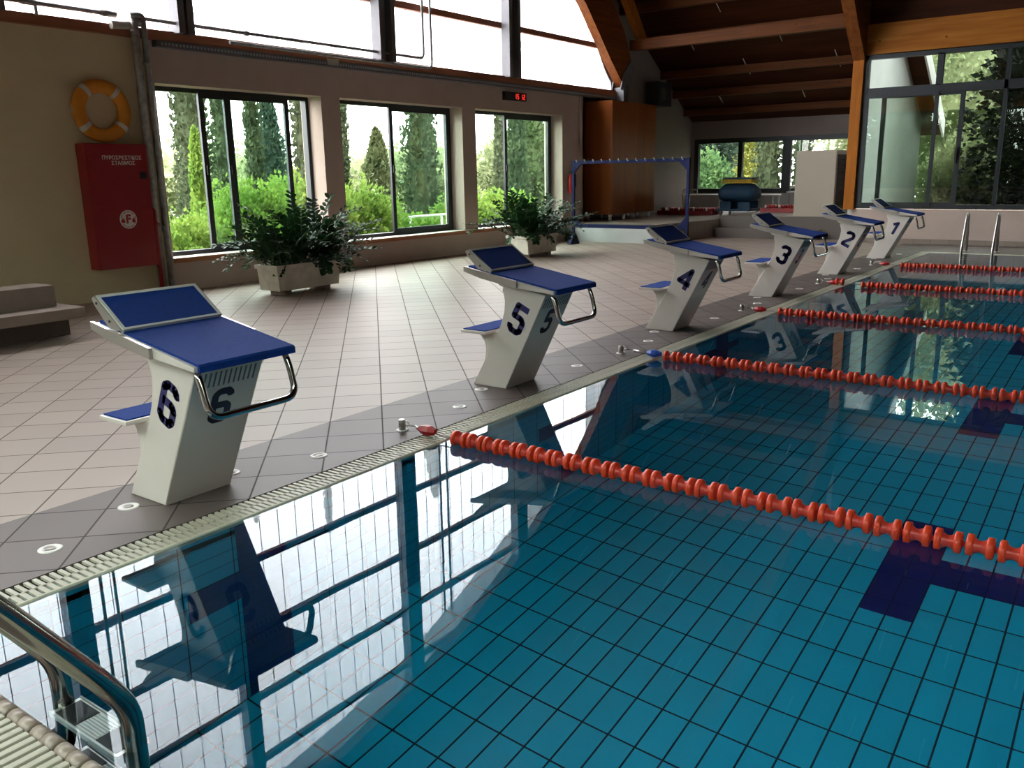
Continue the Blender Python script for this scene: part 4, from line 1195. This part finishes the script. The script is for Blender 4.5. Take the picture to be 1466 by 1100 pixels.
# cypresses seen through the three windows
CY = [
 ('cyp', -14, 9.45, 8.2, .50, 'tall dark cypress filling the pane edge beyond the stained pipes'),
 ('bright', -12.4, 8.45, 2.7, .28, 'slim light green young cypress in front of the tall one by the pipes'),
 ('cyp', -15, 10.95, 7.6, .28, 'slender cypress behind the first sliding sash'),
 ('cyp_blue', -16, 13.2, 4.0, .60, 'blue-green conical conifer in the middle of the first window'),
 ('cyp', -14, 12.55, 8.2, .30, 'narrow cypress beside the last pier of the first window'),
 ('cyp', -15.5, 12.25, 7.4, .27, 'narrow pale-sky cypress behind the second sash of the first window'),
 ('cyp', -14.5, 14.3, 6.6, .24, 'very slim cypress at the edge of the second window'),
 ('cyp_olive', -16, 17.1, 3.1, .65, 'loose olive conifer standing lower in the second window'),
 ('cyp', -14, 16.85, 8.6, .62, 'broad dark cypress in the middle of the second window sash'),
 ('cyp', -14, 20.6, 8.0, .26, 'slim cypress in the open half of the third window'),
 ('cyp', -15, 22.9, 7.4, .42, 'grey-green cypress behind the sash of the third window'),
]
for m_, x, y, h, r_, lab in CY: tree('cypress_tree', 'cone', m_, x, y, -.62, h, r_, lab, 'tree')
for m_, x, y, h, r_, lab in [
 ('pale', -24, 35.5, 3.9, 2.6, 'pale hazy tree far off in the third window'),
 ('cyp_olive', -17, 26.6, 4.4, 1.0, 'light green round tree at the far edge of the third window'),
 ('pale', -26, 20.5, 2.6, 1.8, 'pale distant tree low between the cypresses of the first window'),
 ('pale', -25, 28.3, 3.0, 2.2, 'pale distant tree low beyond the second window'),
]: tree('round_tree', 'ball', m_, x, y, -.62, h, r_, lab, 'tree')
# bright shrubs right outside
SH = [
 ('bright', -9.2, 5.9, 1.45, .75), ('bright', -9.6, 7.4, 1.95, .95), ('bright', -9.8, 8.9, 2.1, .95), ('bright', -9.7, 10.2, 1.85, .8), ('pale', -9.0, 6.9, 1.25, .6),
 ('bright', -10.2, 11.2, 1.45, .8), ('bright', -10.2, 12.5, 1.15, .7), ('bright', -10.8, 14.9, 1.55, .9), ('bright', -10.8, 16.3, 1.6, .9), ('pale', -10.5, 13.8, 1.0, .6)]
SL = ['bright green shrub low beside the stained pipes', 'bright green shrub behind the first sliding sash', 'tallest bright shrub in the middle of the first window', 'bright shrub behind the potted zz plants',
      'paler shrub at the bottom of the first window', 'bright shrub at the edge of the second window', 'low bright shrub at the bottom of the second window', 'bright shrub at the edge of the third window',
      'bright shrub behind the second trough of zz plants', 'low pale shrub between the second and third windows']
for (m_, x, y, h, r_), lab in zip(SH, SL): tree('garden_shrub', 'ball', m_, x, y, -.62, h, r_, lab, 'shrub', trunk=False)
# beyond the back windows
for kd, m_, x, y, h, r_, lab in [
 ('ball', 'midgreen', -8.3, 23.5, 2.0, .75, 'mid green bush in the lower corner of the back window'),
 ('ball', 'cyp_blue', -9.5, 25.6, 5.0, 1.25, 'green leafy tree filling the first pane of the back window'),
 ('ball', 'yellow', -10.3, 31.5, 3.7, 1.15, 'yellow-green willow in the second pane of the back window'),
 ('cone', 'cyp', -6.75, 24.6, 6.4, .55, 'dark cypress in the second pane of the back window'),
 ('cone', 'cyp', -5.6, 24.2, 6.0, .36, 'slim cypress in the third pane of the back window'),
 ('ball', 'pale', -4.6, 29.0, 4.4, 2.1, 'pale leafy tree above the beige cabinet'),
]: tree('garden_tree', kd, m_, x, y, -.32, h, r_, lab, 'tree', size=.12)
# beyond the hall glass
for m_, x, y, h, r_, lab in [
 ('pale', -.95, 21.5, 2.3, 1.0, 'pale green bush at the foot of the white outer wall'),
 ('pale', -1.6, 27., 7.6, 2.6, 'pale green tree between the white verge and the dark conifer'),
 ('cyp_olive', .35, 22.4, 3.0, 1.0, 'olive bush behind the middle mullion of the glass wall'),
 ('bright', -1.0, 24.8, 2.2, 1.4, 'bright green bush low behind the glass wall'),
]: tree('garden_tree', 'ball', m_, x, y, -.3, h, r_, lab, 'tree', trunk=False)
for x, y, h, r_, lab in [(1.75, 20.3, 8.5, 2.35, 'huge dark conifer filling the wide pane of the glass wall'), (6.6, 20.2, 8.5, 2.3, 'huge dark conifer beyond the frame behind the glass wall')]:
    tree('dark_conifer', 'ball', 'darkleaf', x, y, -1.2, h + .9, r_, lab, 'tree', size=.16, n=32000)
for i in range(8):  # unseen trees added to cut sky light and glare from the near glazing
    tree('garden_tree', 'cone', 'cyp_olive', -9 + i * 2.9, -6.6 - .8 * (i % 2), -.4, 5.3, 2.3, 'unseen bushy tree added behind the photographer to dim the near glazing', 'tree', 'added trees screening the near glazing', size=.16, n=9000)
for i in range(4):  # unseen conifers added to block the sky mirrored in the first window
    tree('dark_conifer', 'cone', 'darkleaf', 10.6 + i * 3.6, 20.4 + .6 * (i % 2), -.3, 8.5, 2.6, 'unseen dark conifer added to keep bright sky out of the window reflections', 'tree', 'added conifers screening reflected sky', size=.17, n=9000)
for i in range(9):
    tree('distant_tree', 'ball', 'pale', -31 + (i % 2) * 2, 13. + i * 4.6, -.62, 2.7 + .4 * ((i * 7) % 3), 2.5, 'pale hazy tree of the distant line at the horizon beyond the garden', 'tree', 'distant tree line', size=.17, n=5000)
# outdoor white railing and lamp
rl = empty('garden_railing', (-9.6, 12.2, -.62), label='white metal garden railing outside the second window', cat='railing')
for z in (.93, 1.18):
    mb = MB(); mb.tube([(0, -.75, z), (0, 1.3, z)], .022, seg=8); mb.build('rail', M['white'], rl)
for y in (-.7, .3, 1.25):
    mb = MB(); mb.tube([(0, y, 0), (0, y, 1.2)], .022, seg=8); mb.build('post', M['white'], rl)

# ------------------------------------------------------------------ world, camera, render settings
wd = bpy.data.worlds.new('overcast_sky'); scene.world = wd; wd.use_nodes = True
nt = NT(wd.node_tree); wd.node_tree.nodes.clear()
o = nt.n('ShaderNodeOutputWorld'); bg = nt.n('ShaderNodeBackground')
tc = nt.n('ShaderNodeTexCoord'); sp_ = nt.n('ShaderNodeSeparateXYZ'); nt.link(tc.outputs['Generated'], sp_.inputs[0])
up = nt.m('MAXIMUM', sp_.outputs[2], 0.)
fac = nt.m('POWER', up, .5)
nt.link(nt.mix(fac, (1., .97, .985), (1., .985, .985)), bg.inputs[0])
bg.inputs[1].default_value = 15.
nt.link(bg.outputs[0], o.inputs[0])

cam = bpy.data.cameras.new('camera'); co = bpy.data.objects.new('camera', cam); COL.objects.link(co)
cam.sensor_width = 36.; cam.lens = 1238.99 / 1466 * 36; cam.clip_start = .02; cam.clip_end = 300
yaw, pitch, roll = -.6329, .2373, -.0179
f = Vector((math.sin(yaw) * math.cos(pitch), math.cos(yaw) * math.cos(pitch), -math.sin(pitch)))
r = f.cross(Vector((0, 0, 1))).normalized(); u = r.cross(f)
r2 = r * math.cos(roll) + u * math.sin(roll); u2 = -r * math.sin(roll) + u * math.cos(roll)
mt = Matrix.Identity(4)
for i in range(3): mt[i][0], mt[i][1], mt[i][2] = r2[i], u2[i], -f[i]
mt[0][3], mt[1][3], mt[2][3] = 2.9577, -2.1346, 1.3797
co.matrix_world = mt
scene.camera = co
vs = scene.view_settings; vs.view_transform = 'Standard'; vs.look = 'None'; vs.gamma = 1.; vs.exposure = 0.; vs.use_curve_mapping = False
cy = scene.cycles
cy.max_bounces = 10; cy.diffuse_bounces = 5; cy.glossy_bounces = 5; cy.transmission_bounces = 8; cy.transparent_max_bounces = 12
cy.sample_clamp_indirect = 6.; cy.use_denoising = True
